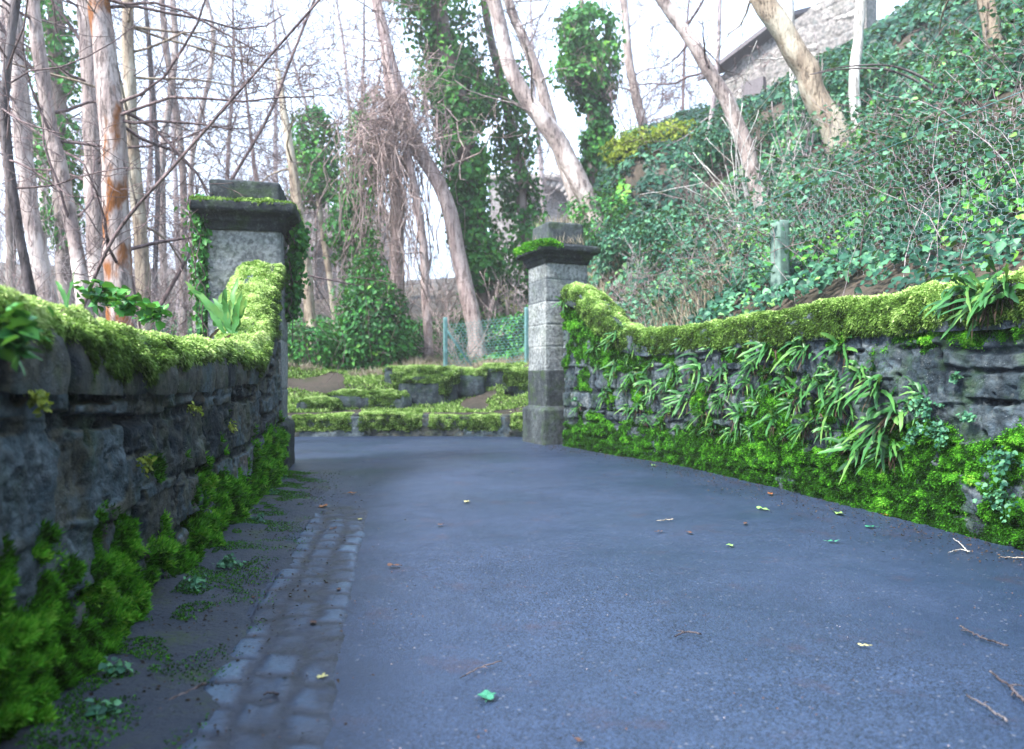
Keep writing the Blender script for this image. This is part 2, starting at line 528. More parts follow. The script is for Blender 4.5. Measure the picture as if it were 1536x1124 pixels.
# ---------------------------------------------------------------- layout curves
def left_face(Y):
    Y = np.asarray(Y, float)
    return -1.06 - .172 * Y - .024 * np.maximum(Y - 6, 0) ** 2
LW = np.array([[left_face(y), y] for y in np.linspace(-2.0, 7.98, 60)])
RW_K = [(.80, 11.20, 0), (1.32, 10.0, 0), (1.92, 8.8, 0), (2.42, 7.06, 0), (2.74, 5.75, 0), (2.94, 4.78, 0), (3.06, 4.0, 0), (3.2, 2.5, 0), (3.25, .5, 0), (3.25, -2, 0)]
RW = smooth_path(RW_K, 90)[:, :2]
LOW = smooth_path([(1.4, 12.75, 0), (.4, 13.0, 0), (-1.8, 13.12, 0), (-4.0, 13.0, 0), (-7, 12.3, 0), (-11, 11.0, 0), (-20, 8.5, 0)], 70)[:, :2]
EDGE = np.concatenate([RW[::-1][:-1], np.array([[.95, 11.9]]), LOW])

def edge_dist(x, y):
    """signed distance to the foot of the hill: positive on the hill's side"""
    x = np.asarray(x, float); y = np.asarray(y, float)
    best = np.full(x.shape, 1e9); sg = np.ones(x.shape)
    A = EDGE[:-1]; B = EDGE[1:]
    for a, b in zip(A[::2], np.concatenate([A[2::2], B[-1:]])):
        e = b - a
        t = np.clip(((x - a[0]) * e[0] + (y - a[1]) * e[1]) / (e @ e), 0, 1)
        dx, dy = x - a[0] - t * e[0], y - a[1] - t * e[1]
        d = np.hypot(dx, dy)
        s = np.sign(e[0] * dy - e[1] * dx)
        up = d < best
        best = np.where(up, d, best)
        sg = np.where(up, s, sg)
    return best * -sg

def hill(x, y):
    x = np.asarray(x, float); y = np.asarray(y, float)
    d = edge_dist(x, y)
    far = 1 - .55 * sstep(15, 30, y)
    dr = np.maximum(d, 0)
    right = 1.32 + .70 * np.minimum(dr, 3.4) + (1.0 * np.clip(dr - 3.4, 0, 11) + .3 * np.maximum(dr - 14.4, 0)) * far
    cen = .40 + .72 * sstep(.9, 3.2, dr) + .13 * np.clip(dr - 3, 0, 14) + .17 * np.clip(dr - 17, 0, 60)
    wr = sstep(-.3, 3.2, x - .05 * (y - 12))
    z = cen * (1 - wr) + right * wr
    z = z + (fbm(x * .9, y * .9, 0, 3, 5) - .5) * .5 * sstep(.6, 2.5, d) + (fbm(x * .15, y * .15, 0, 3, 9) - .5) * 2.0 * sstep(5, 18, d)
    lx = left_face(np.clip(y, -5, 8)) - .35
    leftg = .35 * sstep(0, .6, lx - x) * sstep(9.2, 8.2, y) - .07
    z = z - .9 * sstep(.45, .22, d) * wr
    return np.where(d > .22, z, leftg)

def z_at(x, y):
    return float(hill(np.array([x]), np.array([y]))[0])

# ---------------------------------------------------------------- ground, road, gutter, verge
def warp(n, lo, hi, c, k):
    t = np.linspace(-1, 1, n)
    s = np.sinh(k * t) / math.sinh(k)
    return np.where(s < 0, c + s * (c - lo), c + s * (hi - c))
gx = warp(300, -220, 240, .5, 4.2)
gy = warp(300, -60, 420, 12, 4.6)
GX, GY = np.meshgrid(gx, gy, indexing='ij')
GP = np.stack([GX, GY, hill(GX, GY)], -1)
mb = MB().add(GP.reshape(-1, 3), grid_quads(300, 300))
tag(mb.build('hillside', M['soil']), 'brown leafy soil of the hillside and the ground around the road', 'hillside', kind='structure')

# road: rows across between the two walls, opening out beyond the gate
ys = np.concatenate([np.linspace(-6, 8, 120), np.linspace(8.15, 13.3, 40)])
rows = []
for y in ys:
    if y < 8.1: xl = left_face(max(y, -6)) - .1
    else: xl = -3.0 - 20 * sstep(8.1, 9.4, y)
    if y < 11.2: xr = np.interp(y, RW[::-1, 1], RW[::-1, 0]) + .12
    else: xr = 1.3
    tt = np.linspace(0, 1, 90)
    rows.append(np.stack([xl + (xr - xl) * tt, np.full(90, y), np.zeros(90)], -1))
RP = np.array(rows)
RP[..., 2] = .012 * (fbm(RP[..., 0] * .8, RP[..., 1] * .8, 0, 3, 3) - .5)
mb = MB().add(RP[:, ::-1].reshape(-1, 3), grid_quads(len(ys), 90)[:, ::-1])
tag(mb.build('road', M['asphalt']), 'blue grey asphalt drive leading through the gate piers', 'road', kind='structure')

# gutter of worn setts along the left
def gut_c(y): return -.40 - .160 * y
nu, nv = 640, 56
gy_ = np.linspace(.6, 6.5, nu); gx_ = np.linspace(-.27, .27, nv)
U, Vv = np.meshgrid(gy_, gx_, indexing='ij')
wu = U + .09 * (fbm(U * 5, Vv * 5, 0, 3, 1) - .5); wv = Vv + .06 * (fbm(U * 4, Vv * 5, 2, 3, 2) - .5)
colw = .150
ci = np.floor((wv + .225) / colw)
fu = wu / .205 + _h(ci.astype(int), ci.astype(int) * 0, ci.astype(int) * 0, 4) * 1.0
ri = np.floor(fu)
eu = np.minimum(fu - ri, 1 - (fu - ri)) * .205
ev_ = ((wv + .225) / colw - ci)
ev = np.minimum(ev_, 1 - ev_) * colw
ed = np.minimum(eu, ev)
sid = _h(ci.astype(int), ri.astype(int), ri.astype(int) * 0, 8)
sunk = sstep(.46, .62, fbm(U * 1.6, Vv * 4 + 3, 0, 3, 21) + .25 * (sid - .5))
inside = ((ci >= 0) & (ci < 3)).astype(float)
dome = sstep(.0, .05, ed + .012 * (noise(U * 30, Vv * 30, 5) - .5)) * inside
fade = sstep(6.5, 5.4, U)
zz = .006 + (dome * (.0045 + .0075 * sid) * (1 - .9 * sunk)) * fade - .030 * sstep(.17, .27, np.abs(Vv) + .09 * (fbm(U * 4, Vv * 2, 7, 4, 31) - .5)) - .03 * sstep(5.6, 6.5, U + .5 * Vv) + .006 * (fbm(U * 14, Vv * 14, 0, 3, 5) - .5)
GPt = np.stack([gut_c(U) + Vv, U, zz], -1)
tone = np.clip(dome * (.45 + .45 * sid) * (1 - .7 * sunk) * fade + .12 * (noise(U * 6, Vv * 6, 4) - .3), 0, 1)
mb = MB().add(GPt.reshape(-1, 3), grid_quads(nu, nv)[:, ::-1], None, tone.ravel())
tag(mb.build('gutter', M['sett']), 'gutter of worn sunken granite setts along the left of the drive', 'gutter', kind='structure')

# muddy verge between gutter and left wall
nu, nv = 260, 26
gy_ = np.linspace(-2, 7.95, nu); tv = np.linspace(0, 1, nv)
U, T = np.meshgrid(gy_, tv, indexing='ij')
xl = left_face(U) - .05
xr = np.minimum(gut_c(U) - .04 + .16 * (fbm(U * 2.2, U * 0, 0, 3, 14) - .5), xl + 1.35)
VX = xl + (xr - xl) * T
VZ = .010 + .05 * (1 - T) ** 1.5 + .018 * (fbm(VX * 7, U * 7, 0, 4, 2) - .5) * sstep(1, .7, T) - .05 * sstep(.72, 1.05, T + .5 * (fbm(VX * 5, U * 5, 3, 4, 12) - .5)) - .06 * sstep(6.6, 7.9, U) * T
mb = MB().add(np.stack([VX, U, VZ], -1).reshape(-1, 3), grid_quads(nu, nv)[:, ::-1])
tag(mb.build('verge', M['mud']), 'dark damp mud strip at the foot of the left wall', 'verge', kind='structure')

# ---------------------------------------------------------------- masonry walls
def resample(path, ds):
    d = np.concatenate([[0], np.cumsum(np.linalg.norm(np.diff(path, axis=0), axis=1))])
    n = int(d[-1] / ds)
    t = np.linspace(0, d[-1], n)
    return t, np.stack([np.interp(t, d, path[:, 0]), np.interp(t, d, path[:, 1])], -1)

def stone_layout(U, V, H, seed, course=(.13, .34), wid=(.2, .62), warp_amt=.05):
    """irregular coursed rubble: edge distance and a random number per stone for wall coordinates U, V"""
    r = random.Random(seed)
    wu = U + warp_amt * 2.0 * (fbm(U * 3.2, V * 3.2, 0, 3, seed) - .5)
    wv = V + warp_amt * 1.7 * (fbm(U * 2.1, V * 4.2, 5, 3, seed + 3) - .5)
    cs = [-.05]
    while cs[-1] < H + .4: cs.append(cs[-1] + r.uniform(*course))
    cs = np.array(cs)
    ci = np.clip(np.searchsorted(cs, wv) - 1, 0, len(cs) - 2)
    ed = np.minimum(wv - cs[ci], cs[ci + 1] - wv)
    sid = np.zeros(U.shape)
    for c in range(len(cs) - 1):
        m = ci == c
        if not m.any(): continue
        xs = [U.min() - 1 - r.random()]
        while xs[-1] < U.max() + 1: xs.append(xs[-1] + r.uniform(*wid) * (.7 + 1.4 * (cs[c + 1] - cs[c])))
        xs = np.array(xs)
        k = np.clip(np.searchsorted(xs, wu[m]) - 1, 0, len(xs) - 2)
        e = np.minimum(wu[m] - xs[k], xs[k + 1] - wu[m])
        ids = _h(k, np.full(k.shape, c), np.full(k.shape, seed), 3)
        # some stones are split in two lying slabs
        split = ids > .72
        mid = cs[c] + (cs[c + 1] - cs[c]) * (.35 + .3 * ((ids * 13) % 1))
        below = wv[m] < mid
        es = np.minimum(e, np.minimum(ed[m], np.abs(wv[m] - mid)))
        ed[m] = np.where(split, es, np.minimum(e, ed[m]))
        ids = np.where(split & below, (ids * 7.31) % 1, ids)
        sid[m] = ids
    return ed, sid

def wall_grid(path, top, side, ds, dv, seed, depth=.035, mort=.3, **kw):
    """vertical face along path; side=+1 when the face looks to the path's right. Returns P, N, u, v, tone"""
    u, p = resample(path, ds)
    T = unit(np.gradient(p, axis=0))
    n2 = np.stack([T[:, 1], -T[:, 0]], -1) * side
    H = top(u, p)
    nv = int(H.max() / dv)
    f = np.linspace(0, 1, nv)
    U = np.repeat(u[:, None], nv, 1)
    V = -.04 + (H[:, None] + .04) * f[None]
    ed, sid = stone_layout(U, V, H.max(), seed, **kw)
    ed = ed + .022 * (fbm(U * 11, V * 11, 2, 3, seed + 7) - .5)
    wide = .004 + .014 * sstep(.45, .65, fbm(U * 2.2, V * 2.2, 8, 3, seed + 11))
    body = sstep(.003 + wide, .018 + wide + .016 * sid, ed)
    smear = sstep(.54, .64, fbm(U * 2.6, V * 3.4, 17, 4, seed + 12))
    ragged = fbm(U * 17, V * 17, 6, 4, seed + 13) - .5
    rough = fbm(U * 9, V * 9, sid * 20, 4, seed) - .5
    fac = fbm(U * 3.3 + sid * 30, V * 3.3, sid * 9, 3, seed + 1) - .5
    pit = sstep(.58, .75, fbm(U * 22, V * 22, sid * 11, 3, seed + 9))
    disp = body * (depth * (.45 + .65 * sid)) + body * (.042 * rough + .045 * fac - .012 * pit) + .016 * rough + .010 * (fbm(U * 30, V * 30, 0, 3, seed + 2) - .5)
    holes = sstep(.62, .7, fbm(U * 5, V * 7, 3, 3, seed + 5)) * (1 - body)
    disp = disp + (1 - body) * smear * (depth * .8 + .012) - .045 * holes * (1 - smear) + .022 * ragged
    P = np.concatenate([np.repeat(p[:, None], nv, 1), V[..., None]], -1)
    N = np.concatenate([np.repeat(n2[:, None], nv, 1), np.zeros(V.shape)[..., None]], -1)
    P = P + N * disp[..., None]
    tone = np.clip((1 - body) * (.02 + mort * smear) + .35 * ragged * body + body * (.22 + .75 * ((sid * 5.7) % 1)), 0, 1)
    return P, N, U, V, tone, H

def coping_grid(path, top, side, seed, width=.46, height=.24, ds=.015, nphi=40, over=.07, seg=(.32, .5)):
    u, p = resample(path, ds)
    T = unit(np.gradient(p, axis=0))
    n2 = np.stack([T[:, 1], -T[:, 0]], -1) * side
    H = top(u, p)
    r = random.Random(seed)
    xs = [0.0]
    while xs[-1] < u[-1]: xs.append(xs[-1] + r.uniform(*seg))
    xs = np.array(xs)
    k = np.clip(np.searchsorted(xs, u) - 1, 0, len(xs) - 2)
    e = np.minimum(u - xs[k], xs[k + 1] - u)
    sid = _h(k, k * 0, k * 0, seed)
    phi = np.linspace(-.35, math.pi + .35, nphi)
    cx = np.sign(np.cos(phi)) * np.abs(np.cos(phi)) ** .75
    sz = np.where(np.sin(phi) > 0, np.abs(np.sin(phi)) ** .85, -.35 * np.abs(np.sin(phi)) * 3)
    U = np.repeat(u[:, None], nphi, 1)
    Ph = np.repeat(phi[None], len(u), 0)
    joint = sstep(.0, .05, e)[:, None]
    lum = 1 + .16 * (sid[:, None] - .5) + .22 * (fbm(U * 3.5, Ph * 1.4, 0, 4, seed) - .5)
    rad = lum * (.80 + .20 * joint)
    hw = width / 2
    off = over - hw + hw * cx[None] * rad
    up = height * .15 + height * .85 * sz[None] * rad
    base = np.concatenate([p[:, None] + n2[:, None] * off[..., None], (H[:, None] + up)[..., None]], -1)
    return base, u, U, Ph, sid, joint

def moss_part(name, P, N, mask, thick, mat, parent, dens, length, width, tone_fn, thr=.4, spread=.8, grav=.25, cush=9.0, seed=0, kind=None, camd=True):
    """a cushion sheet over the part of a grid where mask > thr, and blades standing on it"""
    nu, nv = mask.shape
    cn = fbm(P[..., 0] * cush, P[..., 1] * cush, P[..., 2] * cush, 3, seed + 40)
    t = (mask - thr) * thick * 2.2
    t = np.minimum(t, thick) * (.15 + 2.6 * np.clip(cn, 0, 1) ** 1.7) - .012
    Q = P + N * t[..., None]
    tone = tone_fn(Q, cn)
    quads = grid_quads(nu, nv)
    keep = (mask.ravel()[quads] > thr - .06).all(1)
    quads = quads[keep]
    if not len(quads): return None
    used = np.unique(quads)
    remap = np.full(nu * nv, -1)
    remap[used] = np.arange(len(used))
    V = Q.reshape(-1, 3)
    mb = MB()
    mb.add(V[used], remap[quads], None, np.clip(tone.ravel()[used] - .34, 0, 1))  # sheet toned darker than its blades, painting shade into the gaps
    a, b, c = V[quads[:, 0]], V[quads[:, 1]], V[quads[:, 3]]
    area = np.linalg.norm(np.cross(b - a, c - a), axis=1)
    mk = mask.ravel()[quads[:, 0]]
    cen = a
    dist = np.linalg.norm(cen - np.array([0, 0, CAMZ]), axis=1)
    wgt = area * np.clip(mk, 0, 1)
    if camd: wgt = wgt * np.clip(4.0 / dist, .35, 1.5) ** 1.3
    n = int(wgt.sum() * dens)
    idx = rng.choice(len(quads), n, p=wgt / wgt.sum())
    r1, r2 = rng.random((n, 1)), rng.random((n, 1))
    Pt = a[idx] + (b[idx] - a[idx]) * r1 + (c[idx] - a[idx]) * r2
    Nt = N.reshape(-1, 3)[quads[idx, 0]]
    sc = np.clip(dist[idx] / 4.0, .8, 1.7) ** .7
    tn = tone.ravel()[quads[idx, 0]] + .20 * rng.normal(size=n)
    blades(mb, Pt - Nt * .004, Nt, length * sc, width * sc, np.clip(tn, 0, 1), spread, 3, grav)
    o = mb.build(name, mat, parent, smooth=True)
    if kind: o['kind'] = kind
    return o

# ---- left wall
def left_top(u, p):
    y = p[:, 1]
    return .99 + .02 * np.sin(y * 1.3) + 1.02 * sstep(5.75, 7.95, y) ** 1.35

lw = empty('stone_wall', (float(left_face(3)), 3.0, 0), 'low dark rubble wall on the left, its coping thick with lime green moss', 'wall', 'walls flanking the drive')
P, N, U, V, tone, H = wall_grid(LW, left_top, +1, .011, .011, 31, .034, course=(.13, .46), wid=(.22, .95), warp_amt=.06, mort=.62)
mb = MB().add(P.reshape(-1, 3), grid_quads(*U.shape), None, tone.ravel())
# plain back of the wall and its end
pb = LW - .40 * np.stack([np.gradient(LW[:, 1]), -np.gradient(LW[:, 0])], -1) / np.linalg.norm(np.gradient(LW, axis=0), axis=1)[:, None]
hb = left_top(None, LW)
mb.add(np.stack([np.column_stack([pb, np.full(len(pb), -.05)]), np.column_stack([pb, hb])], 1).reshape(-1, 3), grid_quads(len(pb), 2)[:, ::-1])
mb.build('masonry', M['rubble'], lw)
FN = grid_normals(P); FN = FN * np.sign((FN * N).sum(-1, keepdims=True))
yy = P[..., 1]
base = fbm(yy * 1.7, V * 2.4, 0, 4, 77)
hgt = np.interp(yy, [-2, 1.6, 2.6, 3.1, 3.5, 4.4, 5.2, 6.2, 8], [.5, .5, .50, .42, .40, .44, .34, .48, .30])
hgt = hgt * (.35 + 1.3 * fbm(yy * 2.6, yy * 0, 0, 3, 8))
mk = sstep(.16, -.10, V - hgt) * (.10 + 1.6 * (fbm(yy * 3.4, V * 4.2, 0, 4, 77) - .12)) + .6 * sstep(.60, .70, fbm(yy * 4.5, V * 5, 7, 3, 12)) * sstep(1.0, .5, V)
moss_part('base_moss', P, N, mk - .10 + .9 * (fbm(yy * 9, V * 8, 3, 3, 55) - .5), .055, M['moss_green'], lw, 20000, .030, .0075,
          lambda Q, cn: np.clip(.36 + 1.7 * (cn - .46) + .7 * (fbm(Q[..., 1] * 2.5, Q[..., 2] * 4, 0, 3, 4) - .5), 0, 1), thr=.42, spread=.75, grav=-.35, cush=17)
cb, u, U2, Ph, sid, joint = coping_grid(LW, left_top, +1, 5)
cm = MB().add(cb.reshape(-1, 3), grid_quads(*U2.shape)[:, ::-1], None, np.clip(.25 + .5 * sid[:, None] * joint + 0 * Ph, 0, 1).ravel())
endr = cb[-1]; m0 = endr.mean(0)
cm.add(np.vstack([endr, m0]), None, [[i, i + 1, len(endr)] for i in range(len(endr) - 1)], .3)
cm.build('coping', M['rubble'], lw)
CN = grid_normals(cb); CN = CN * np.sign((CN * (cb - cb.mean(1, keepdims=True))).sum(-1, keepdims=True))
drape = .65 * (fbm(U2 * 3, U2 * 0, 0, 3, 6) - .5) + .35 * (fbm(U2 * 17, U2 * 0, 0, 2, 7) - .5)
cmk = sstep(-.1, .5, Ph - .02 + drape * 1.5) * sstep(3.4, 2.8, Ph) * (.50 + 1.3 * (fbm(U2 * 5, Ph * 3.5, 0, 4, 3) - .32))
moss_part('coping_moss', cb, CN, cmk, .038, M['moss_lime'], lw, 26000, .021, .0055,
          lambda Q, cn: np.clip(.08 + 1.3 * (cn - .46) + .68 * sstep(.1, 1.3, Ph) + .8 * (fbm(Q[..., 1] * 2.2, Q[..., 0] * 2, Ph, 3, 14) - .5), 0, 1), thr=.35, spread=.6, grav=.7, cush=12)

# ---- right wall
RW_L = RW[::-1]                                    # from behind the camera towards the pier
def right_top(u, p):
    y = p[:, 1]
    return 1.36 + .02 * np.sin(y * 1.1 + 1) + .80 * sstep(9.2, 11.2, y) ** 1.25

rw = empty('stone_wall', (2.6, 6.0, 0), 'tall curving grey wall on the right, hung with ferns and moss', 'wall', 'walls flanking the drive')
P, N, U, V, tone, H = wall_grid(RW_L, right_top, -1, .013, .012, 57, .030, course=(.17, .36), wid=(.25, .65), warp_amt=.045, mort=.5)
RWP, RWN = P, N
mb = MB().add(P.reshape(-1, 3), grid_quads(*U.shape)[:, ::-1], None, tone.ravel())
gT = np.gradient(RW_L, axis=0)
pb = RW_L + .40 * np.stack([gT[:, 1], -gT[:, 0]], -1) / np.linalg.norm(gT, axis=1)[:, None]
hb = right_top(None, RW_L)
mb.add(np.stack([np.column_stack([pb, np.full(len(pb), -.05)]), np.column_stack([pb, hb])], 1).reshape(-1, 3), grid_quads(len(pb), 2))
mb.build('masonry', M['rubble_grey'], rw)
yy = P[..., 1]
hgt = np.interp(yy, [-2, 3.5, 4.6, 5.5, 6.5, 8, 9.5, 10.4, 11.3], [.62, .66, .66, .62, .55, .48, .46, .34, .22]) * (.6 + .8 * fbm(yy * 2.1, yy * 0, 0, 3, 18))
mk = sstep(.16, -.12, V - hgt) * (.55 + 1.5 * (fbm(yy * 3, V * 3.4, 0, 4, 71) - .35)) + .75 * sstep(.50, .62, fbm(yy * 3.4, V * 4, 7, 4, 22)) * (.35 + .65 * sstep(5.2, 6.4, yy)) + .8 * sstep(1.05, 1.40, V) * sstep(.35, .55, fbm(yy * 3, V * 2, 4, 3, 29))
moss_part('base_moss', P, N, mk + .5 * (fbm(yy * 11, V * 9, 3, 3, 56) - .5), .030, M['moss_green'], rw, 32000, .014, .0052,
          lambda Q, cn: np.clip(-.06 + 1.7 * (cn - .46) + .8 * (fbm(Q[..., 1] * 2.5, Q[..., 2] * 5, 0, 3, 4) - .5) + .35 * sstep(.05, .5, Q[..., 2]), 0, 1), thr=.42, spread=.75, grav=.3, cush=14)  # moss darkens towards the ground: shade put into its colour
cb, u, U2, Ph, sid, joint = coping_grid(RW_L, right_top, -1, 9, width=.48, height=.27, over=.07)
cm = MB().add(cb.reshape(-1, 3), grid_quads(*U2.shape), None, np.clip(.25 + .5 * sid[:, None] * joint + 0 * Ph, 0, 1).ravel())
cm.build('coping', M['rubble_grey'], rw)
RCP = cb
CN = grid_normals(cb); CN = CN * np.sign((CN * (cb - cb.mean(1, keepdims=True))).sum(-1, keepdims=True))
drape = .5 * (fbm(U2 * 4, U2 * 0, 0, 3, 16) - .5)
cmk = sstep(-.65, -.1, Ph - .05 + drape * 1.3) * sstep(3.4, 2.8, Ph) * (.58 + 1.2 * (fbm(U2 * 4, Ph * 3, 0, 4, 3) - .32))
moss_part('coping_moss', cb, CN, cmk, .034, M['moss_lime'], rw, 22000, .018, .0065,
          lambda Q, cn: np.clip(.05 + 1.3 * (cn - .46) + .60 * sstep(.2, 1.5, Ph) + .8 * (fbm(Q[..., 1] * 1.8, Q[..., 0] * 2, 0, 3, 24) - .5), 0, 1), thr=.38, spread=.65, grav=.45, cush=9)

# ---------------------------------------------------------------- gate piers
def sweep_square(mb, c, half, ang, prof, n=14, wear=.008, tone=.5, seed=0, courses=None, close_top=True):
    """profile of (outward offset, z) swept round a square; returns grid (prof, perimeter, 3)"""
    ca, sa = math.cos(ang), math.sin(ang)
    t = np.linspace(-1, 1, n, endpoint=False)
    ring = np.concatenate([np.stack([t, -np.ones(n)], -1), np.stack([np.ones(n), t], -1), np.stack([-t, np.ones(n)], -1), np.stack([-np.ones(n), -t], -1)])
    rows = []
    for o, z in prof:
        q = ring * (half + o)
        rows.append(np.concatenate([q, np.full((len(q), 1), z)], -1))
    L = np.array(rows)
    nrm = np.where(np.abs(ring) > .999, ring, 0)
    nrm = unit(nrm)
    d = wear * 2 * (fbm(L[..., 0] * 6, L[..., 1] * 6, L[..., 2] * 6 + seed, 4, seed) - .62)
    corner = np.min(1 - np.abs(ring), axis=1) < .01
    cw = (np.abs(ring).min(1) > .93).astype(float)
    d = d - cw[None] * wear * 1.6 * noise(L[..., 0] * 9, L[..., 1] * 9, L[..., 2] * 14 + seed, seed)
    g = np.zeros(L.shape[:2])
    tn = np.full(L.shape[:2], tone)
    if courses is not None:
        zc = np.array(courses)
        for k, a in enumerate(zc):
            dd = np.abs(L[..., 2] - a)
            g = np.minimum(g, -.012 * np.exp(-(dd / .008) ** 2))
        k = np.searchsorted(zc, L[..., 2])
        tn = tn + .35 * (_h(k, k * 0, k * 0, seed + 2) - .5) - .25 * np.clip(-g / .012, 0, 1)
    d = d + g
    L[..., :2] += nrm[None] * d[..., None]
    L[..., 2] += .5 * d
    W = np.empty_like(L)
    W[..., 0] = c[0] + L[..., 0] * ca - L[..., 1] * sa
    W[..., 1] = c[1] + L[..., 0] * sa + L[..., 1] * ca
    W[..., 2] = L[..., 2]
    m, k = W.shape[:2]
    i = np.arange(m - 1)[:, None]; j = np.arange(k)[None]; j2 = (j + 1) % k
    q = np.stack([i * k + j, i * k + j2, (i + 1) * k + j2, (i + 1) * k + j], -1).reshape(-1, 4)
    V = W.reshape(-1, 3)
    tr = []
    if close_top:
        V = np.vstack([V, [[c[0], c[1], W[-1, :, 2].mean()]]])
        tr = [[(m - 1) * k + a, (m - 1) * k + (a + 1) % k, m * k] for a in range(k)]
        tn2 = np.append(tn.ravel(), tone)
    else: tn2 = tn.ravel()
    mb.add(V, q, tr, np.clip(tn2, 0, 1))
    return W

def zsteps(a, b, n): return np.linspace(a, b, n)

def pier(c, ang, half, zp, zs, zc, zb, label, courses, seed, bhalf, low_dark=None, shaft_mat='ashlar', over=.17):
    root = empty('gate_pier', (c[0], c[1], 0), label, 'gate pier', 'stone gate piers')
    m = MB()
    sweep_square(m, c, half + .075, ang, [(0, z) for z in zsteps(-.04, zp - .07, 26)] + [(-.01, zp - .05), (-.035, zp - .03), (-.05, zp - .02), (-.075, zp), (-.10, zp)], 22, .012, .5, seed)
    m.build('plinth', M['ashlar_dark' if seed == 1 else 'ashlar_mid'], root)
    z0 = zp
    if low_dark:
        m = MB()
        sweep_square(m, c, half + .004, ang, [(0, z) for z in zsteps(zp - .01, low_dark, 34)] + [(-.02, low_dark + .001)], 22, .008, .45, seed + 5, [low_dark])
        m.build('lower_shaft', M['ashlar_mid'], root)
        z0 = low_dark
    m = MB()
    sweep_square(m, c, half, ang, [(0, z) for z in zsteps(z0 - .01, zs + .03, int((zs - z0) / .012))], 40, .009, .62, seed + 1, courses)
    m.build('shaft', M[shaft_mat], root)
    m = MB()
    h = zc - zs
    ov = over
    pr = [(-.03, zs), (.018, zs + .004), (.020, zs + h * .10), (.030, zs + h * .13), (.032, zs + h * .26), (.05, zs + h * .28), (.40 * ov, zs + h * .36), (.42 * ov, zs + h * .47), (.62 * ov, zs + h * .50),
          (.90 * ov, zs + h * .58), (ov, zs + h * .61), (ov, zs + h * .70), (ov + .004, zs + h * .80), (ov, zs + h * .88), (ov - .02, zs + h * .92), (ov - .10, zs + h), (ov - .30, zs + h + .035), (-half + .15, zs + h + .05)]
    W = sweep_square(m, c, half, ang, pr, 30, .010, .45, seed + 2)
    cor = m.build('cornice', M['ashlar_dark'], root)
    m = MB()
    b0 = zc + .01
    sweep_square(m, c, bhalf, ang, [(0, z) for z in zsteps(b0, zb - .03, 14)] + [(-.004, zb - .015), (-.02, zb - .003), (-.06, zb), (-bhalf + .05, zb + .004)], 22, .012, .5, seed + 3)
    m.build('cap_block', M['ashlar_dark' if seed == 1 else 'ashlar_mid'], root)
    return root, W, cor

# left pier: front right corner near (-2.5, 8.1), front looking down the drive
LPA = math.atan2(.2, .98)
LPH = .385
fx, fy = np.array([.98, .2]), np.array([-.2, .98])
LPC = np.array([-2.53, 8.12]) - fx * LPH + fy * LPH
lp, LPW, lcor = pier(LPC, LPA, LPH, .55, 2.62, 2.94, 3.18, 'left gate pier with one smooth pale shaft and ivy down both edges', [.9, 1.45, 1.95], 1, LPH - .01, None, 'ashlar', .165)
# right pier
RPA = math.atan2(.36, .93)
RPH = .36
gx_, gy2 = np.array([.93, .36]), np.array([-.36, .93])
RPC = np.array([.52, 11.36]) + gx_ * RPH + gy2 * RPH
rp, RPW, rcor = pier(RPC, RPA, RPH, .60, 2.80, 3.10, 3.46, 'right gate pier of pale coursed blocks with a tuft of bright moss on its cap', [1.52, 1.86, 2.22, 2.56], 2, .31, 1.16, 'ashlar', .16)

def cap_moss(W, root, mask_fn, mat, thick, dens, length, name='cap_moss', seed=3):
    G = W[9:18].transpose(1, 0, 2)
    G = np.concatenate([G, G[:1]], 0)
    # finer grid
    nu, nv = G.shape[:2]
    a = np.linspace(0, nu - 1, nu * 2 - 1); b = np.linspace(0, nv - 1, 34)
    i = np.clip(a.astype(int), 0, nu - 2); fa = (a - i)[:, None, None]
    G2 = G[i] * (1 - fa) + G[i + 1] * fa
    j = np.clip(b.astype(int), 0, nv - 2); fb = (b - j)[None, :, None]
    G3 = G2[:, j] * (1 - fb) + G2[:, j + 1] * fb
    NN = np.zeros_like(G3)
    NN[..., 2] = 1
    out = G3[..., :2] - G3[..., :2].mean((0, 1))
    NN[..., :2] = .5 * unit(out)
    moss_part(name, G3, unit(NN), mask_fn(G3), thick, mat, root, dens, length, .014,
              lambda Q, cn: np.clip(.35 + .9 * (cn - .3), 0, 1), thr=.4, spread=.6, grav=.1, cush=6, seed=seed)
cap_moss(RPW, rp, lambda G: .25 + 1.1 * sstep(.18, -.45, (G[..., 0] - RPC[0])) * sstep(3.0, 3.06, G[..., 2]) * (.6 + .8 * noise(G[..., 0] * 4, G[..., 1] * 4, 0, 5)), M['moss_green'], .055, 16000, .025)
cap_moss(LPW, lp, lambda G: .1 + .75 * sstep(2.86, 2.93, G[..., 2]) * (.3 + 1.1 * fbm(G[..., 0] * 6, G[..., 1] * 6, 0, 3, 15)), M['moss_lime'], .03, 9000, .02)

# dry grass tuft on top of right pier
mb = MB()
n = 170
pt = np.column_stack([RPC[0] + rng.uniform(-.42, .42, n), RPC[1] + rng.uniform(-.42, .42, n), np.full(n, 3.12)])
inn = (np.abs((pt[:, :2] - RPC) @ gx_) < .3) & (np.abs((pt[:, :2] - RPC) @ gy2) < .3)
pt[inn, 2] = 3.46
blades(mb, pt, np.tile([0, 0, 1.0], (n, 1)), .16, .006, rng.random(n), .55, 2, .0)
tag(mb.build('grass_tuft', M['dry'], None), 'dry wispy grass growing on the cap of the right pier', 'grass', kind='stuff')
o = bpy.context.scene.objects['grass_tuft']

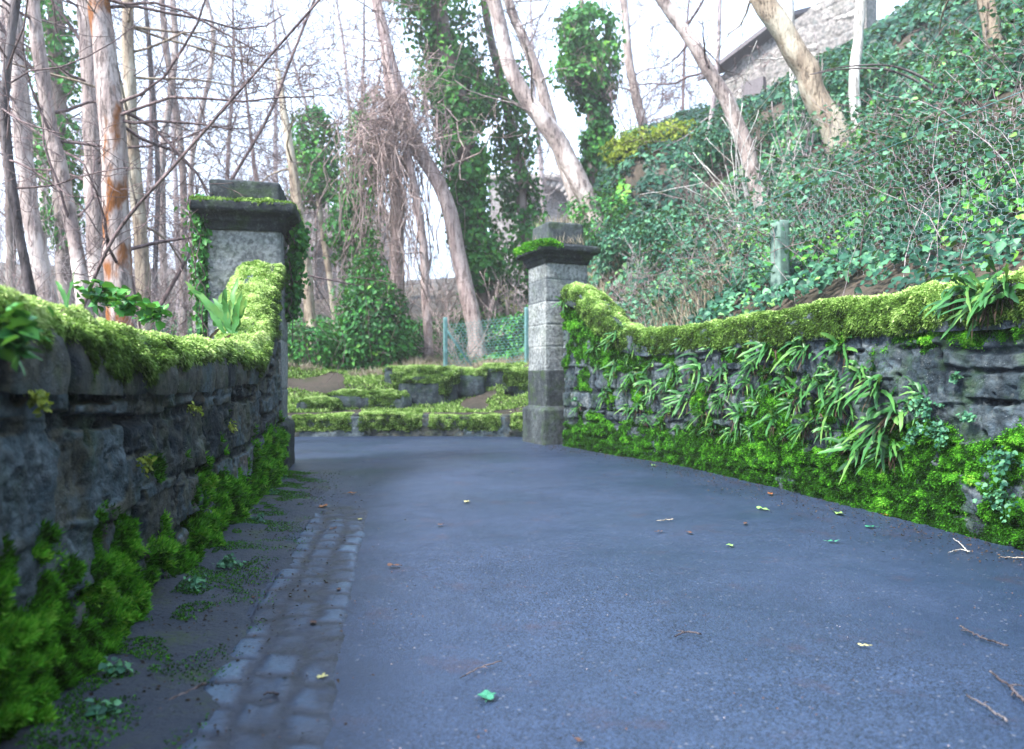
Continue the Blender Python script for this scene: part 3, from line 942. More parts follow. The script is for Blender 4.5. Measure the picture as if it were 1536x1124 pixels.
# ---------------------------------------------------------------- low mossy wall beyond the gate
low = empty('low_stone_wall', (-1.8, 13.1, 0), 'low kerb wall of mossy blocks across the far side beyond the gate', 'wall')
def low_top(u, p): return .37 + .03 * np.sin(u * 2.1)
P, N, U, V, tone, H = wall_grid(LOW, low_top, -1, .03, .02, 93, .05, course=(.40, .42), wid=(.6, 1.2), warp_amt=.02)
lowm = MB()
# depth of the wall: a top sheet going back
nu = P.shape[0]
topg = np.stack([P[:, -1] - N[:, 0] * t + np.array([0, 0, .02 * math.sin(t * 6)]) for t in np.linspace(0, .34, 8)], 1)
lowm.add(P.reshape(-1, 3), grid_quads(*U.shape), None, tone.ravel())
lowm.add(topg.reshape(-1, 3), grid_quads(nu, 8), None, .5)
lowm.build('masonry', M['rubble'], low)
G = np.concatenate([P, topg[:, 1:]], 1)
GN = np.concatenate([N, np.tile(np.array([0, 0, 1.0]), (nu, 7, 1))], 1)
U3 = np.concatenate([U, np.repeat(U[:, :1], 7, 1)], 1)
jn = np.abs((U3 * .82 + .35 * noise(U3 * .9, U3 * 0, 3, 5)) % 1 - .5)
mk = (.30 + 1.25 * fbm(U3 * 2.6, G[..., 2] * 4, 0, 4, 19)) * (1 - .9 * np.exp(-(jn / .05) ** 2)) * sstep(.02, .16, G[..., 2])
moss_part('moss', G, GN, mk, .022, M['moss_lime'], low, 7000, .014, .012, lambda Q, cn: np.clip(.24 + 1.6 * (cn - .46) + .42 * sstep(.12, .42, Q[..., 2]) + .5 * (fbm(Q[..., 0] * 2.5, Q[..., 2] * 4, 0, 3, 3) - .5), 0, 1), thr=.4, camd=False)

# boulders on the bank
def boulder(name, p, size, label, seed, mossy=.75):
    n1, n2 = 44, 26
    th = np.linspace(0, 2 * math.pi, n1); ph = np.linspace(-.5, math.pi / 2, n2)
    TH, PH = np.meshgrid(th, ph, indexing='ij')
    D = np.stack([np.cos(PH) * np.cos(TH), np.cos(PH) * np.sin(TH), np.sin(PH)], -1)
    Dq = np.sign(D) * np.abs(D) ** .42
    k = .60 + .70 * fbm(D[..., 0] * 1.5 + seed, D[..., 1] * 1.5, D[..., 2] * 1.5, 4, seed)
    L = Dq * k[..., None] * np.array(size)
    G = L + np.array(p)
    root = empty(name, tuple(p), label, 'boulder', 'mossy boulders on the bank beyond the gate')
    MB().add(G.reshape(-1, 3), grid_quads(n1, n2), None, .35 + .4 * (noise(L[..., 0] * 3, L[..., 1] * 3, L[..., 2] * 3, seed).ravel() - .5)).build('rock', M['rubble_grey'], root)
    Nn = unit(D * np.array([1, 1, 1.2]))
    mk = sstep(-.35, .35, D[..., 2] + 2.2 * (fbm(L[..., 0] * 3 + seed, L[..., 1] * 3, L[..., 2] * 3, 3, seed + 2) - .5)) * mossy * 1.2
    moss_part('moss', G, Nn, mk, .022, M['moss_lime'], root, 7000, .015, .013, lambda Q, cn: np.clip(.42 + 1.5 * (cn - .46) + .55 * (D[..., 2] - .45), 0, 1), thr=.4, camd=False, seed=seed)
    return root
BL = [((640, 600), 15.2, (.72, .45, .50), 'broad dark mouthed boulder leaning in the middle of the mossy bank'),
      ((700, 590), 15.4, (.42, .36, .42), 'upright boulder directly right of the broad leaning one'),
      ((585, 607), 14.8, (.40, .34, .26), 'flat topped boulder directly left of the broad leaning one'),
      ((530, 605), 14.7, (.46, .32, .24), 'flat yellow mossed boulder near the dark ivy clump on the bank'),
      ((480, 612), 14.3, (.40, .3, .18), 'lowest leftmost boulder at the near end of the bank'),
      ((745, 583), 15.6, (.42, .35, .34), 'yellow green boulder below the teal wire fence'),
      ((785, 590), 15.0, (.40, .36, .34), 'boulder half hidden behind the right gate pier'),
      ((612, 594), 15.9, (.5, .34, .26), 'long low stone behind the gap left of the broad leaning boulder')]
for k, ((px, py), Y, sz, lb) in enumerate(BL):
    p = at(px, py, Y)
    p[2] = z_at(p[0], p[1]) + .02
    boulder('mossy_boulder', p, sz, lb, 3 + k * 5)

# ---------------------------------------------------------------- ferns on the walls
def frond(mb, root, az, out, L, wd, tone, curl=1.0, n=11):
    """one strap frond: az turns it in the wall's plane (0 = up), out leans it off the wall; local x along wall, y out, z up"""
    t = np.linspace(0, 1, n)
    d0 = np.array([math.sin(az) * math.cos(out), math.sin(out), math.cos(az) * math.cos(out)])
    P = root + L * (t[:, None] * d0 + (t ** 2.1)[:, None] * np.array([.06 * rng.normal(), .10, -.55 * curl]))
    P[:, 1] += .02 * L * np.sin(t * 9 + rng.random() * 6)
    T = unit(np.gradient(P, axis=0))
    ref = unit(np.array([.25 * rng.normal(), 1.0, .55]))
    Sd = unit(np.cross(T, ref))
    Nn = np.cross(Sd, T)
    wv = wd * np.minimum(1, .35 + t * 4) * np.sqrt(np.clip(1 - t ** 3.2, 0, 1)) * .5
    rip = 1 + .22 * np.sin(t * 26 + rng.random() * 6)
    rip2 = .20 * np.sin(t * 22 + rng.random() * 6)
    a = P + Sd * (wv * rip)[:, None] + Nn * (wv * (.30 + rip2))[:, None]
    b = P - Sd * (wv * (2 - rip))[:, None] + Nn * (wv * (.30 - rip2))[:, None]
    V = np.stack([a, P, b], 1).reshape(-1, 3)
    mb.add(V, grid_quads(n, 3), None, np.repeat(np.clip(tone + .18 * t, 0, 1), 3))

def fern_meshes(k, nf, L, wd):
    g, dd = MB(), MB()
    for i in range(nf):
        az = rng.uniform(-2.4, 2.4)
        frond(g, np.array([rng.normal() * .045, .0, rng.normal() * .04]), az, rng.uniform(.05, 1.0), L * rng.uniform(.4, 1.05), wd * rng.uniform(.6, 1.1), rng.uniform(-.15, .8), rng.uniform(.4, 1.7))
    for i in range(max(3, nf // 2)):
        frond(dd, np.array([rng.normal() * .04, .0, -.01]), rng.uniform(2.0, 4.3), rng.uniform(.0, .4), L * rng.uniform(.3, .75), wd * .32, rng.uniform(.1, .9), .5)
    return g.mesh('fronds'), dd.mesh('withered_fronds')
FERNS = [fern_meshes(k, [12, 15, 17, 12, 18, 14][k], [.25, .29, .28, .31, .25, .30][k], .042) for k in range(6)]
for g, d in FERNS:
    g.materials.append(M['fern']); d.materials.append(M['dead'])

def upright_mesh(nf, L, wd):
    g, dd = MB(), MB()
    for i in range(nf):
        frond(g, np.array([rng.normal() * .02, .0, 0]), rng.uniform(-.75, .75), rng.uniform(-.4, .4), L * rng.uniform(.5, 1.1), wd * rng.uniform(.8, 1.2), rng.uniform(.4, 1.0), rng.uniform(.05, .45))
    frond(dd, np.array([0, .0, -.01]), rng.uniform(1.8, 3.2), .2, L * .5, wd * .5, .5, .5)
    return g.mesh('fronds'), dd.mesh('withered_fronds')
UPRIGHT = [upright_mesh(11, .40, .045), upright_mesh(8, .34, .042), upright_mesh(2, .55, .07)]
for g, d in UPRIGHT:
    g.materials.append(M['fern']); d.materials.append(M['dead'])

def wall_hit(px, path):
    """where the sight line through px crosses a wall's face, and that face's outward normal"""
    r = (px - CX) / FPX
    f = path[:, 0] - r * path[:, 1]
    for i in range(len(path) - 1):
        if f[i] * f[i + 1] <= 0 and path[i, 1] > 1.5:
            t = f[i] / (f[i] - f[i + 1] + 1e-9)
            p = path[i] + t * (path[i + 1] - path[i])
            e = unit(path[i + 1] - path[i])
            return p, e
    i = int(np.argmin(np.abs(f) + 99 * (path[:, 1] < 1.5)))
    i = min(max(i, 1), len(path) - 2)
    return path[i], unit(path[i + 1] - path[i])

ORD = ['first', 'second', 'third', 'fourth', 'fifth', 'sixth', 'seventh', 'eighth', 'ninth', 'tenth', 'eleventh', 'twelfth', 'thirteenth', 'fourteenth', 'fifteenth', 'sixteenth', 'seventeenth', 'eighteenth', 'nineteenth', 'twentieth', 'twenty-first', 'twenty-second']
UPPER = [(896, 522), (916, 515), (932, 500), (947, 530), (962, 512), (980, 545), (996, 520), (1012, 552), (1030, 515), (1050, 548), (1072, 520), (1090, 556), (1112, 522), (1136, 545), (1160, 520), (1186, 548), (1212, 520), (1240, 545), (1268, 520), (1296, 556)]
LOWER = [(912, 590), (940, 580), (962, 606), (985, 590), (1008, 612), (1032, 598), (1058, 618), (1084, 600), (1110, 620), (1140, 606), (1166, 628), (1196, 606), (1226, 622), (1262, 600)]
def place_fern(px, py, k, s, label, group='ferns on the right wall', path=RW, sgn=1, off=.03):
    p, e = wall_hit(px, path)
    nrm = np.array([-e[1], e[0]]) if sgn > 0 else np.array([e[1], -e[0]])
    if nrm @ (-p) < 0: nrm = -nrm
    z = CAMZ + (HY - py) / FPX * p[1]
    q = p + nrm * off
    root = empty('hart_tongue_fern', (q[0], q[1], z), label, 'fern', group, math.atan2(-nrm[0], nrm[1]))
    root.scale = (s * rng.choice([-1, 1]), s, s)
    root.rotation_euler = (rng.uniform(-.25, .25), rng.uniform(-.6, .6), root.rotation_euler[2])
    for me, nm in zip(FERNS[k % 6], ('fronds', 'withered_fronds')):
        o = bpy.data.objects.new(nm, me)
        C.objects.link(o)
        o.parent = root
    return root
for i, (px, py) in enumerate(UPPER):
    place_fern(px, py, i, rng.uniform(.5, 1.05), f'{ORD[i]} fern from the pier in the upper row under the right coping')
for i, (px, py) in enumerate(LOWER):
    place_fern(px, py, i + 3, rng.uniform(.5, 1.05), f'{ORD[i]} fern from the pier in the lower row above the right base moss')
MIDDLE = [(925, 548), (952, 560), (975, 572), (1000, 574), (1022, 566), (1046, 580), (1070, 572), (1098, 582), (1125, 570), (1150, 584), (1176, 574), (1204, 586), (1236, 576), (1268, 588)]
for i, (px, py) in enumerate(MIDDLE):
    place_fern(px, py, i + 1, rng.uniform(.45, .95), f'{ORD[i]} fern from the pier in the straggling middle row on the right wall')
TINY = [(900, 548), (920, 562), (945, 612), (970, 628), (995, 634), (1020, 640), (1048, 644), (1072, 640), (1100, 648), (1128, 646), (1152, 560), (1180, 652), (1218, 566), (1246, 640), (1256, 560), (1284, 624)]
for i, (px, py) in enumerate(TINY):
    place_fern(px, py, i + 2, rng.uniform(.32, .58), f'{ORD[i]} of the little ferns from the pier among the big ones on the right wall')
for (px, py, s, lb) in [(1322, 575, 1.05, 'big fern at the head of the tall clump on the right wall'), (1355, 612, 1.0, 'fern at the right side of the tall clump on the right wall'),
                        (1328, 640, 1.1, 'broad fern in the middle of the tall clump on the right wall'), (1288, 668, .95, 'fern with long hanging fronds at the foot of the tall clump'),
                        (1345, 672, .8, 'small fern at the bottom right of the tall clump'), (1212, 640, .8, 'fern hanging lowest of all over the base moss left of the tall clump'),
                        (846, 455, .8, 'fern poking out between the right pier and its wall'), (872, 612, .6, 'small fern low down just beside the right pier'),
                        (1462, 432, 1.0, 'big glossy fern on the coping near the right edge of the picture'), (1500, 452, 1.15, 'fern sprawling over the coping at the far right'),
                        (1526, 425, 1.1, 'fern standing up from the coping at the very right edge'), (1385, 590, .6, 'small fern right of the tall clump')]:
    place_fern(px, py, int(px) % 6, s, lb, off=.10 if py < 480 else .04)
# left wall top
def free_fern(p, rz, k, s, label, tilt=0.0):
    root = empty('hart_tongue_fern', tuple(p), label, 'fern', 'ferns on the left wall', rz)
    root.rotation_euler = (tilt, 0, rz)
    root.scale = (s, s, s)
    for me, nm in zip(UPRIGHT[k] if k < 3 else FERNS[k % 6], ('fronds', 'withered_fronds')):
        o = bpy.data.objects.new(nm, me)
        C.objects.link(o)
        o.parent = root
free_fern(at(346, 500, 6.0), R(170), 0, 1.25, 'upright fern growing behind the dip of the left coping', R(-5))
free_fern(at(330, 490, 6.4), R(190), 1, 1.2, 'smaller upright fern before the left pier behind the left coping', R(-8))
free_fern(at(98, 462, 2.5), R(180), 2, .28, 'single pointed fern poking up behind the near left coping', R(10))
free_fern(at(10, 520, 1.95), R(-80), 7, .30, 'fern hanging over the near left coping at the picture edge')

# ---------------------------------------------------------------- small herbs
def herb(p, nrm, h, n, size, label, group, mat='ivy_blue', name='leafy_herb'):
    p = np.array(p, float)
    nrm = unit(np.array(nrm, float))
    root = empty(name, tuple(p), label, 'small plant', group)
    sm, lm = MB(), MB()
    for i in range(n):
        d = unit(nrm + .55 * rng.normal(size=3) + np.array([0, 0, .3]))
        L = h * rng.uniform(.5, 1.1)
        t = np.linspace(0, 1, 6)[:, None]
        P = p + d * t * L + np.array([0, 0, -.35 * L]) * t ** 2
        tube(sm, P, np.linspace(.0022, .001, 6), 3, .5)
        k = 9
        tt = rng.uniform(.25, 1, k)
        Q = np.stack([np.interp(tt, t[:, 0], P[:, c]) for c in range(3)], -1) + .35 * size * rng.normal(size=(k, 3))
        leaves(lm, Q, np.tile(unit(nrm + np.array([0, 0, .6])), (k, 1)), size * rng.uniform(.6, 1.15, k), rng.uniform(.2, .9, k), .2, .5, .9)
    sm.build('stems', M['fern'], root)
    lm.build('leaves', M[mat], root)
    return root
HG = 'small leafy herbs by the walls'
for px, py, h, n, lb in [(1405, 610, .18, 16, 'blue green herb cluster right of the tall fern clump'), (1425, 650, .18, 16, 'blue green herb hanging below the herb cluster on the right wall'),
                         (1385, 655, .14, 10, 'small pale herb between tall fern clump and blue green herbs'), (1528, 690, .20, 16, 'pale herb on the wall at the right picture edge'),
                         (1520, 745, .18, 14, 'pale blue herb low at the right picture edge'), (1468, 632, .10, 6, 'lone sprig on bare stone near the right edge'),
                         (1448, 566, .07, 5, 'tiny sprig on bare stone beneath the right coping'), (868, 600, .08, 8, 'tiny herb in the corner between right pier and wall')]:
    p, e = wall_hit(px, RW)
    nrm = np.array([-e[1], e[0]])
    if nrm @ (-p) < 0: nrm = -nrm
    z = CAMZ + (HY - py) / FPX * p[1]
    herb((p[0] + nrm[0] * .05, p[1] + nrm[1] * .05, z), (nrm[0], nrm[1], .1), h, n, .030, lb, HG)
for px, py, h, n, lb in [(335, 860, .12, 10, 'trailing ivy sprig at the foot of the left base moss'), (290, 895, .12, 9, 'little sprig trailing onto the mud beside the left moss'),
                         (405, 748, .14, 12, 'leafy weed at the wall foot near the left pier'), (385, 790, .12, 9, 'grey green weed at the wall foot before the left pier'),
                         (165, 1030, .10, 8, 'sprig at the wall foot near the bottom left corner'), (150, 1090, .09, 7, 'lowest weed on the mud near the bottom left corner'), (420, 725, .10, 9, 'last weed at the foot of the left pier')]:
    g = ground_at(px, py)
    herb((g[0], g[1], .02), (.5, -.2, .8), h, n, .028, lb, HG)
for px, py, Y, lb in [(190, 468, 3.6, 'glossy sprig just behind the coping of the left wall'), (232, 480, 4.1, 'small sprig further along behind the left coping'), (150, 455, 3.2, 'sprig nearest the camera behind the left coping'), (20, 520, 1.8, 'bright leaves over the near left coping')]:
    herb(at(px, py, Y), (.1, -.1, 1), .14, 9, .05, lb, HG, 'ivy')
for px, py, h, lb in [(190, 690, .05, 'small moss green sprig in a joint of the left wall'), (268, 612, .05, 'yellow green sprig high on the left wall face'), (330, 640, .05, 'sprig in the left wall face near the pier end'), (15, 598, .06, 'sprig in the left wall face at the picture edge')]:
    p, e = wall_hit(px, LW)
    z = CAMZ + (HY - py) / FPX * p[1]
    herb((p[0] + .06, p[1], z), (1, 0, -.1), h, 7, .022, lb, HG, 'yellow_leaf')

# ---------------------------------------------------------------- ivy on the left pier
def pier_ivy(label, pts, n, size, vines):
    root = empty('climbing_ivy', pts[0][0], label, 'ivy')
    lm, sm = MB(), MB()
    for (a, b, wdt, nrm) in vines:
        a, b = np.array(a), np.array(b)
        t = np.linspace(0, 1, 14)
        P = a + (b - a) * t[:, None] + .03 * rng.normal(size=(14, 3))
        tube(sm, P, .006, 4, .4)
    for (a, b, wdt, nrm, cnt) in pts:
        a, b = np.array(a, float), np.array(b, float)
        t = rng.random(cnt) ** .9
        P = a + (b - a) * t[:, None] + wdt * rng.normal(size=(cnt, 3)) * np.array([1, 1, 1.0]) * (1 - .45 * t[:, None])
        leaves(lm, P, np.tile(np.array(nrm, float), (cnt, 1)), size * rng.uniform(.6, 1.2, cnt), rng.uniform(.05, .85, cnt), .8, .5, .95)
    sm.build('vine_stems', M['twig'], root)
    lm.build('leaves', M['ivy'], root)
def lpt(a, b, z):            # point in the left pier's own axes: a across, b into depth
    q = LPC + fx * a + fy * b
    return (q[0], q[1], z)
pier_ivy('ivy hanging down the left edge of the left gate pier', [(lpt(-.43, -.40, 2.95), lpt(-.42, -.30, 1.5), .045, (-.3, -1, .2), 520), (lpt(-.50, -.36, 2.9), lpt(-.50, -.1, 1.7), .07, (-1, -.4, .2), 420)], 0, .065,
         [(lpt(-.55, -.56, 2.95), lpt(-.41, -.40, 1.4), 0, 0), (lpt(-.48, -.5, 2.9), lpt(-.42, -.36, 1.3), 0, 0)])
pier_ivy('denser ivy hanging down the right edge of the left gate pier', [(lpt(.52, .05, 2.75), lpt(.45, .10, 1.75), .065, (1, -.5, .2), 900), (lpt(.56, .0, 2.75), lpt(.50, .0, 2.3), .05, (.8, -.6, .2), 350)], 0, .060,
         [(lpt(.5, 0, 2.8), lpt(.42, .05, 1.4), 0, 0)])

# ---------------------------------------------------------------- trees
def grow(mb, p, d, L, r, lev, maxlev, kids, sides, spread=.6, gnarl=.16, up=.03, tw=None, minr=.004, tone=.5):
    n = 7 if lev else 9
    P = [np.array(p, float)]
    d = unit(np.array(d, float))
    for i in range(n - 1):
        d = unit(d + gnarl * rng.normal(size=3) * (.5 if lev == 0 else 1) + np.array([0, 0, up]))
        P.append(P[-1] + d * L / (n - 1))
    P = np.array(P)
    rad = np.maximum(r * np.linspace(1, .35, n), minr)
    tube(mb if lev < 2 or tw is None else tw, P, rad, sides if lev == 0 else (4 if lev == 1 else 3), tone)
    if lev >= maxlev: return
    for k in range(kids[min(lev, len(kids) - 1)]):
        t = rng.uniform(.25, 1.0)
        q = np.array([np.interp(t, np.linspace(0, 1, n), P[:, c]) for c in range(3)])
        dd = unit(np.gradient(P, axis=0)[min(int(t * (n - 1)), n - 1)])
        nd = unit(dd + spread * 1.5 * unit(rng.normal(size=3)))
        grow(mb, q, nd, L * rng.uniform(.35, .62), max(r * (1 - .6 * t) * .5, minr), lev + 1, maxlev, kids, sides, spread, gnarl * 1.15, up, tw, minr, tone)

def tree(pix, Y, widths, bark, label, twig=None, branches=10, blen=2.2, maxlev=3, kids=(3, 4), group='bare trees', br_from=.35, twmat='twig', ivy=None, spread=.7, bias=(0, 0, .35), lump=.16, name='bare_tree', minr=None, depth_lean=0.0):
    """trunk through photo pixels (base first) at distance Y; widths in pixels of the trunk along it"""
    pts = [at(px, py, Y + depth_lean * i) for i, (px, py) in enumerate(pix)]
    b = pts[0].copy()
    zg = z_at(b[0], b[1])
    if zg < b[2] - .1:
        dd = unit(pts[0] - pts[1])
        b = pts[0] + dd * min((b[2] - zg) / max(-dd[2], .5), 6)
    b[2] = zg - .15
    pts = [b] + pts
    end = pts[-1] + unit(pts[-1] - pts[-2]) * 2.5          # on past the top of the picture
    pts.append(end)
    wd = np.array(widths, float) * Y / FPX / 2
    P = smooth_path(pts, 46)
    t = np.linspace(0, 1, 46)
    rad = np.interp(t, np.linspace(0, 1, len(wd)), wd)
    rad[:4] *= np.array([1.35, 1.2, 1.1, 1.04])
    root = empty(name, tuple(b), label, 'tree', group)
    mb = MB()
    P[3:-1] += (rad.mean() * .8) * (np.stack([fbm(t[3:-1] * 9, Y + c * 7.3, 0, 3, 5) for c in range(3)], -1) - .5)
    tube(mb, P, rad, 14, np.repeat(np.clip(1.15 - 2.6 * t, .3, 1), 14), lump)
    mb.build('trunk', M[bark], root)
    mr = (minr or .0045) * (Y / 12) ** .6
    for k in range(branches):
        u = rng.uniform(br_from, .98)
        i = int(u * 45)
        d = unit(rng.normal(size=3) * np.array([1, .8, .5]) + np.array(bias))
        L = blen * rng.uniform(.5, 1.15)
        bm, tw = MB(), MB()
        grow(bm, P[i], d, L, min(rad[i] * .28, .028), 1, maxlev, kids, 5, spread, .2, .02, tw, mr, .05)
        lo = bm.build('limb', M[bark if bark in ('vine', 'bark_tan') or Y > 16 else 'twig'], root)
        if tw.n: tw.build('twigs', M[twmat], lo)['kind'] = 'stuff'
    if ivy:
        im = MB()
        for (u0, u1, rr, cnt, size) in ivy:
            u = rng.uniform(u0, u1, cnt)
            Q = np.stack([np.interp(u, t, P[:, c]) for c in range(3)], -1)
            th = rng.uniform(0, 2 * math.pi, cnt)
            D = np.stack([np.cos(th), np.sin(th), .25 * rng.normal(size=cnt)], -1)
            env = rr * (.30 + 1.2 * fbm(u * 14 + 3, np.cos(th) * 1.4, np.sin(th) * 1.4, 3, int(Y * 10) % 97))
            env = env * np.clip(np.minimum(u - u0, u1 - u) / .05, .3, 1)
            rd = env * rng.uniform(.45, 1.1, cnt)
            Q = Q + D * rd[:, None]
            Q[:, 2] -= .2 * rd * rng.random(cnt)
            kp = fbm(Q[:, 0] * 1.5, Q[:, 1] * 1.5, Q[:, 2] * 1.1, 3, 61) > .44
            Q, D = Q[kp], D[kp]
            cnt = len(Q)
            tn = np.clip(-.15 + 1.2 * fbm(Q[:, 0] * 1.1, Q[:, 1] * 1.1, Q[:, 2] * 1.1, 3, 6) + .18 * rng.normal(size=cnt), 0, 1)
            leaves(im, Q, D + np.array([0, 0, .25]), size * rng.uniform(.6, 1.2, cnt), tn, .6, .55, .9)
        im.build('ivy', M['ivy'], root)
    return root

LG, CG, RG = 'bare trees behind the left wall', 'trees beyond the gate', 'trees on the right hillside'
# --- behind the left wall
tree([(182, 470), (176, 330), (172, 180), (152, 20)], 10.5, [40, 38, 36, 33, 30, 30], 'bark_peel', 'thick pale trunk with peeling orange brown bark behind the left wall', branches=16, blen=3.2, br_from=.3, group=LG, bias=(.6, 0, .1))
tree([(150, 440), (142, 300), (135, 120), (132, 0)], 13.5, [30, 30, 28, 26, 26], 'bark_pale', 'straight pale lilac trunk close behind the peeling trunk', branches=9, blen=3, group=LG)
tree([(125, 445), (100, 290), (72, 170), (52, 30)], 11.5, [22, 22, 20, 18, 17], 'bark_pale', 'pale trunk leaning left beside the straight lilac one', branches=8, blen=2.6, group=LG)
tree([(42, 430), (14, 250), (8, 120), (25, 0)], 8.5, [15, 14, 12, 11, 10], 'bark_dark', 'dark crooked sapling nearest the left picture edge', branches=9, blen=2.2, group=LG, bias=(.5, 0, .2))
tree([(215, 470), (206, 300), (196, 150), (190, 0)], 12.0, [22, 20, 18, 16, 14], 'bark_tan', 'slim tan trunk standing just right of the peeling trunk', branches=12, blen=3.0, group=LG, bias=(.6, 0, .2))
tree([(100, 440), (92, 250), (86, 100), (80, -20)], 17, [26, 24, 22, 20], 'bark_brown', 'ivy wrapped trunk behind the leaning pale one', branches=6, blen=3, group=LG, ivy=[(.25, .98, .62, 3600, .13)])
tree([(70, 440), (40, 250), (22, 60), (15, -20)], 15, [26, 24, 22, 20], 'bark_pale', 'broad pale trunk behind the dark crooked sapling', branches=7, blen=3, group=LG)
for px, top, Y, wd_, bk, lb in [(18, -10, 20, 14, 'bark_brown', 'brown slender trunk furthest left among the background trees'), (60, 5, 22, 13, 'bark_pale', 'slender pale background trunk between the ivy wrapped trunk and the picture edge'),
                                (248, 262, 21, 12, 'bark_pale', 'pale slender background trunk right of the slim tan one'), (275, 250, 26, 12, 'bark_brown', 'slender brown background trunk halfway to the left pier'),
                                (292, 320, 24, 9, 'bark_pale', 'thin pale background trunk left beside the left pier'), (232, 225, 18, 8, 'bark_dark', 'thin dark stem between the tan trunk and the left pier')]:
    tree([(px, 440), (px + rng.uniform(-8, 8), 250), (top, 80), (top + rng.uniform(-14, 14), -20)], Y, [wd_, wd_ * .9, wd_ * .75, wd_ * .6], bk, lb, branches=18, blen=3.6, maxlev=3, group=LG, twmat='twig', br_from=.2)
tree([(120, 470), (175, 350), (260, 250), (330, 170)], 7.6, [6, 5, 4, 3], 'twig', 'thin branchy sapling leaning right across the peeling trunk', branches=12, blen=1.4, group=LG, br_from=.2, bias=(.8, 0, .5))
tree([(240, 460), (330, 300), (400, 180), (440, 80)], 12.5, [7, 6, 5, 4, 3], 'twig', 'thin dark sapling with long twigs reaching towards the left pier', branches=18, blen=2.6, group=LG, br_from=.1, bias=(.6, 0, .5))

# --- beyond the gate
tree([(480, 572), (466, 470), (458, 380), (440, 262)], 17.5, [15, 15, 16, 13, 8], 'bark_tan', 'yellowish forked trunk just right of the left pier', branches=8, blen=2.4, group=CG, br_from=.45)
tree([(705, 470), (668, 300), (612, 190), (570, 30)], 19, [26, 24, 22, 18, 12], 'vine', 'slanting brown trunk draped in dead vines', branches=12, blen=2.0, group=CG, twmat='vine', br_from=.4)
tree([(598, 480), (596, 330), (588, 200), (575, 60)], 19.6, [22, 20, 18, 12, 6], 'vine', 'upright brown trunk matted with dead vines', branches=10, blen=1.8, group=CG, twmat='vine', br_from=.4)
tree([(640, 470), (632, 340), (606, 210)], 18.6, [14, 13, 11, 8], 'vine', 'thin brown stem between the two vine draped trunks', branches=6, blen=1.2, group=CG, twmat='vine')
tree([(730, 440), (705, 280), (685, 140), (650, 0)], 21, [36, 34, 30, 26, 20], 'bark_brown', 'broad trunk thick with ivy and a bushy ivy crown', branches=14, blen=2.6, group=CG, br_from=.6,
     ivy=[(.12, .62, .72, 9000, .15), (.50, .74, 1.0, 7000, .15), (.70, .97, 1.35, 4500, .15)])
tree([(790, 360), (778, 260), (760, 165), (738, 60)], 22, [18, 17, 15, 12, 10], 'bark_brown', 'narrower ivy clad trunk right of the broad ivy tree', branches=7, blen=2.2, group=CG, ivy=[(.12, .78, .72, 5500, .15)])
tree([(900, 350), (850, 232), (775, 120), (742, 10)], 18, [32, 28, 24, 20, 16], 'bark_pale', 'pale trunk leaning left across the sky behind the right pier', branches=10, blen=2.6, group=CG, br_from=.3)
tree([(862, 300), (835, 210), (800, 100), (760, 0)], 21, [22, 20, 17, 14, 12], 'bark_pale', 'second pale trunk leaning behind the first one', branches=10, blen=2.6, group=CG)
tree([(886, 300), (892, 200), (884, 100), (880, 62)], 23, [22, 20, 18, 10, 3], 'bark_brown', 'lone column of green ivy standing against white sky', branches=3, blen=1.6, group=CG, br_from=.7, ivy=[(.1, .52, .62, 3800, .16), (.45, .84, .98, 7000, .16)])
tree([(980, 272), (962, 180), (945, 90), (935, -5)], 25, [17, 15, 13, 11, 9], 'bark_pale', 'slim bare tree right of the ivy column', branches=12, blen=3.2, group=CG, br_from=.3)
tree([(540, 400), (530, 330), (545, 255), (552, 215)], 20.5, [12, 11, 9, 6, 2], 'bark_brown', 'short stump dark with ivy left of the vine draped trunks', branches=3, blen=1.2, group=CG, ivy=[(.2, .9, .75, 4500, .14)])
tree([(492, 400), (482, 330), (478, 290), (476, 250)], 23, [10, 9, 8, 6, 2], 'bark_tan', 'small round headed ivy tree beside the left pier', branches=4, blen=1.2, group=CG, ivy=[(.52, .92, .85, 2800, .15)])
tree([(520, 470), (500, 360), (470, 200), (430, 60)], 27, [10, 8, 6, 4, 2], 'twig_pale', 'faint bare tree between the left pier and vine draped trunks', branches=16, blen=3.4, group=CG, br_from=.2)
tree([(400, 420), (395, 330), (380, 240), (370, 150)], 28, [10, 9, 7, 4, 2], 'twig', 'far bare tree seen behind the left pier', branches=18, blen=4, group=CG, br_from=.2)

for px, top, Y, bk, lb in [(268, 255, 33, 'twig_pale', 'far pale tree lost in twigs well left of the left pier'), (345, 350, 36, 'twig', 'far twiggy tree directly above the left pier'), (425, 415, 34, 'twig_pale', 'far pale twiggy tree just right of the left pier'),
                            (515, 545, 36, 'twig', 'far twiggy tree left of the dead vine tangle'), (545, 520, 31, 'twig_pale', 'far pale sapling between ivy stump and vine tangle'), (820, 800, 34, 'twig_pale', 'far pale twiggy tree above the right pier'),
                            (930, 915, 35, 'twig_pale', 'far pale twiggy tree right of the lone ivy column'), (1010, 1025, 33, 'twig', 'far twiggy tree left of the ruined house'), (205, 225, 36, 'twig', 'far twiggy tree between the peeling trunk and tan trunk'), (60, 75, 34, 'twig', 'far twiggy tree between the leftmost trunks')]:
    tree([(px, 430), ((px + top) / 2 + rng.uniform(-10, 10), 260), (top, 110), (top + rng.uniform(-14, 14), 10)], Y, [9, 8, 6, 4, 2], bk, lb, branches=26, blen=4.2, maxlev=3, kids=(4, 5), group='far trees', br_from=.1, twmat=bk, minr=.0055)
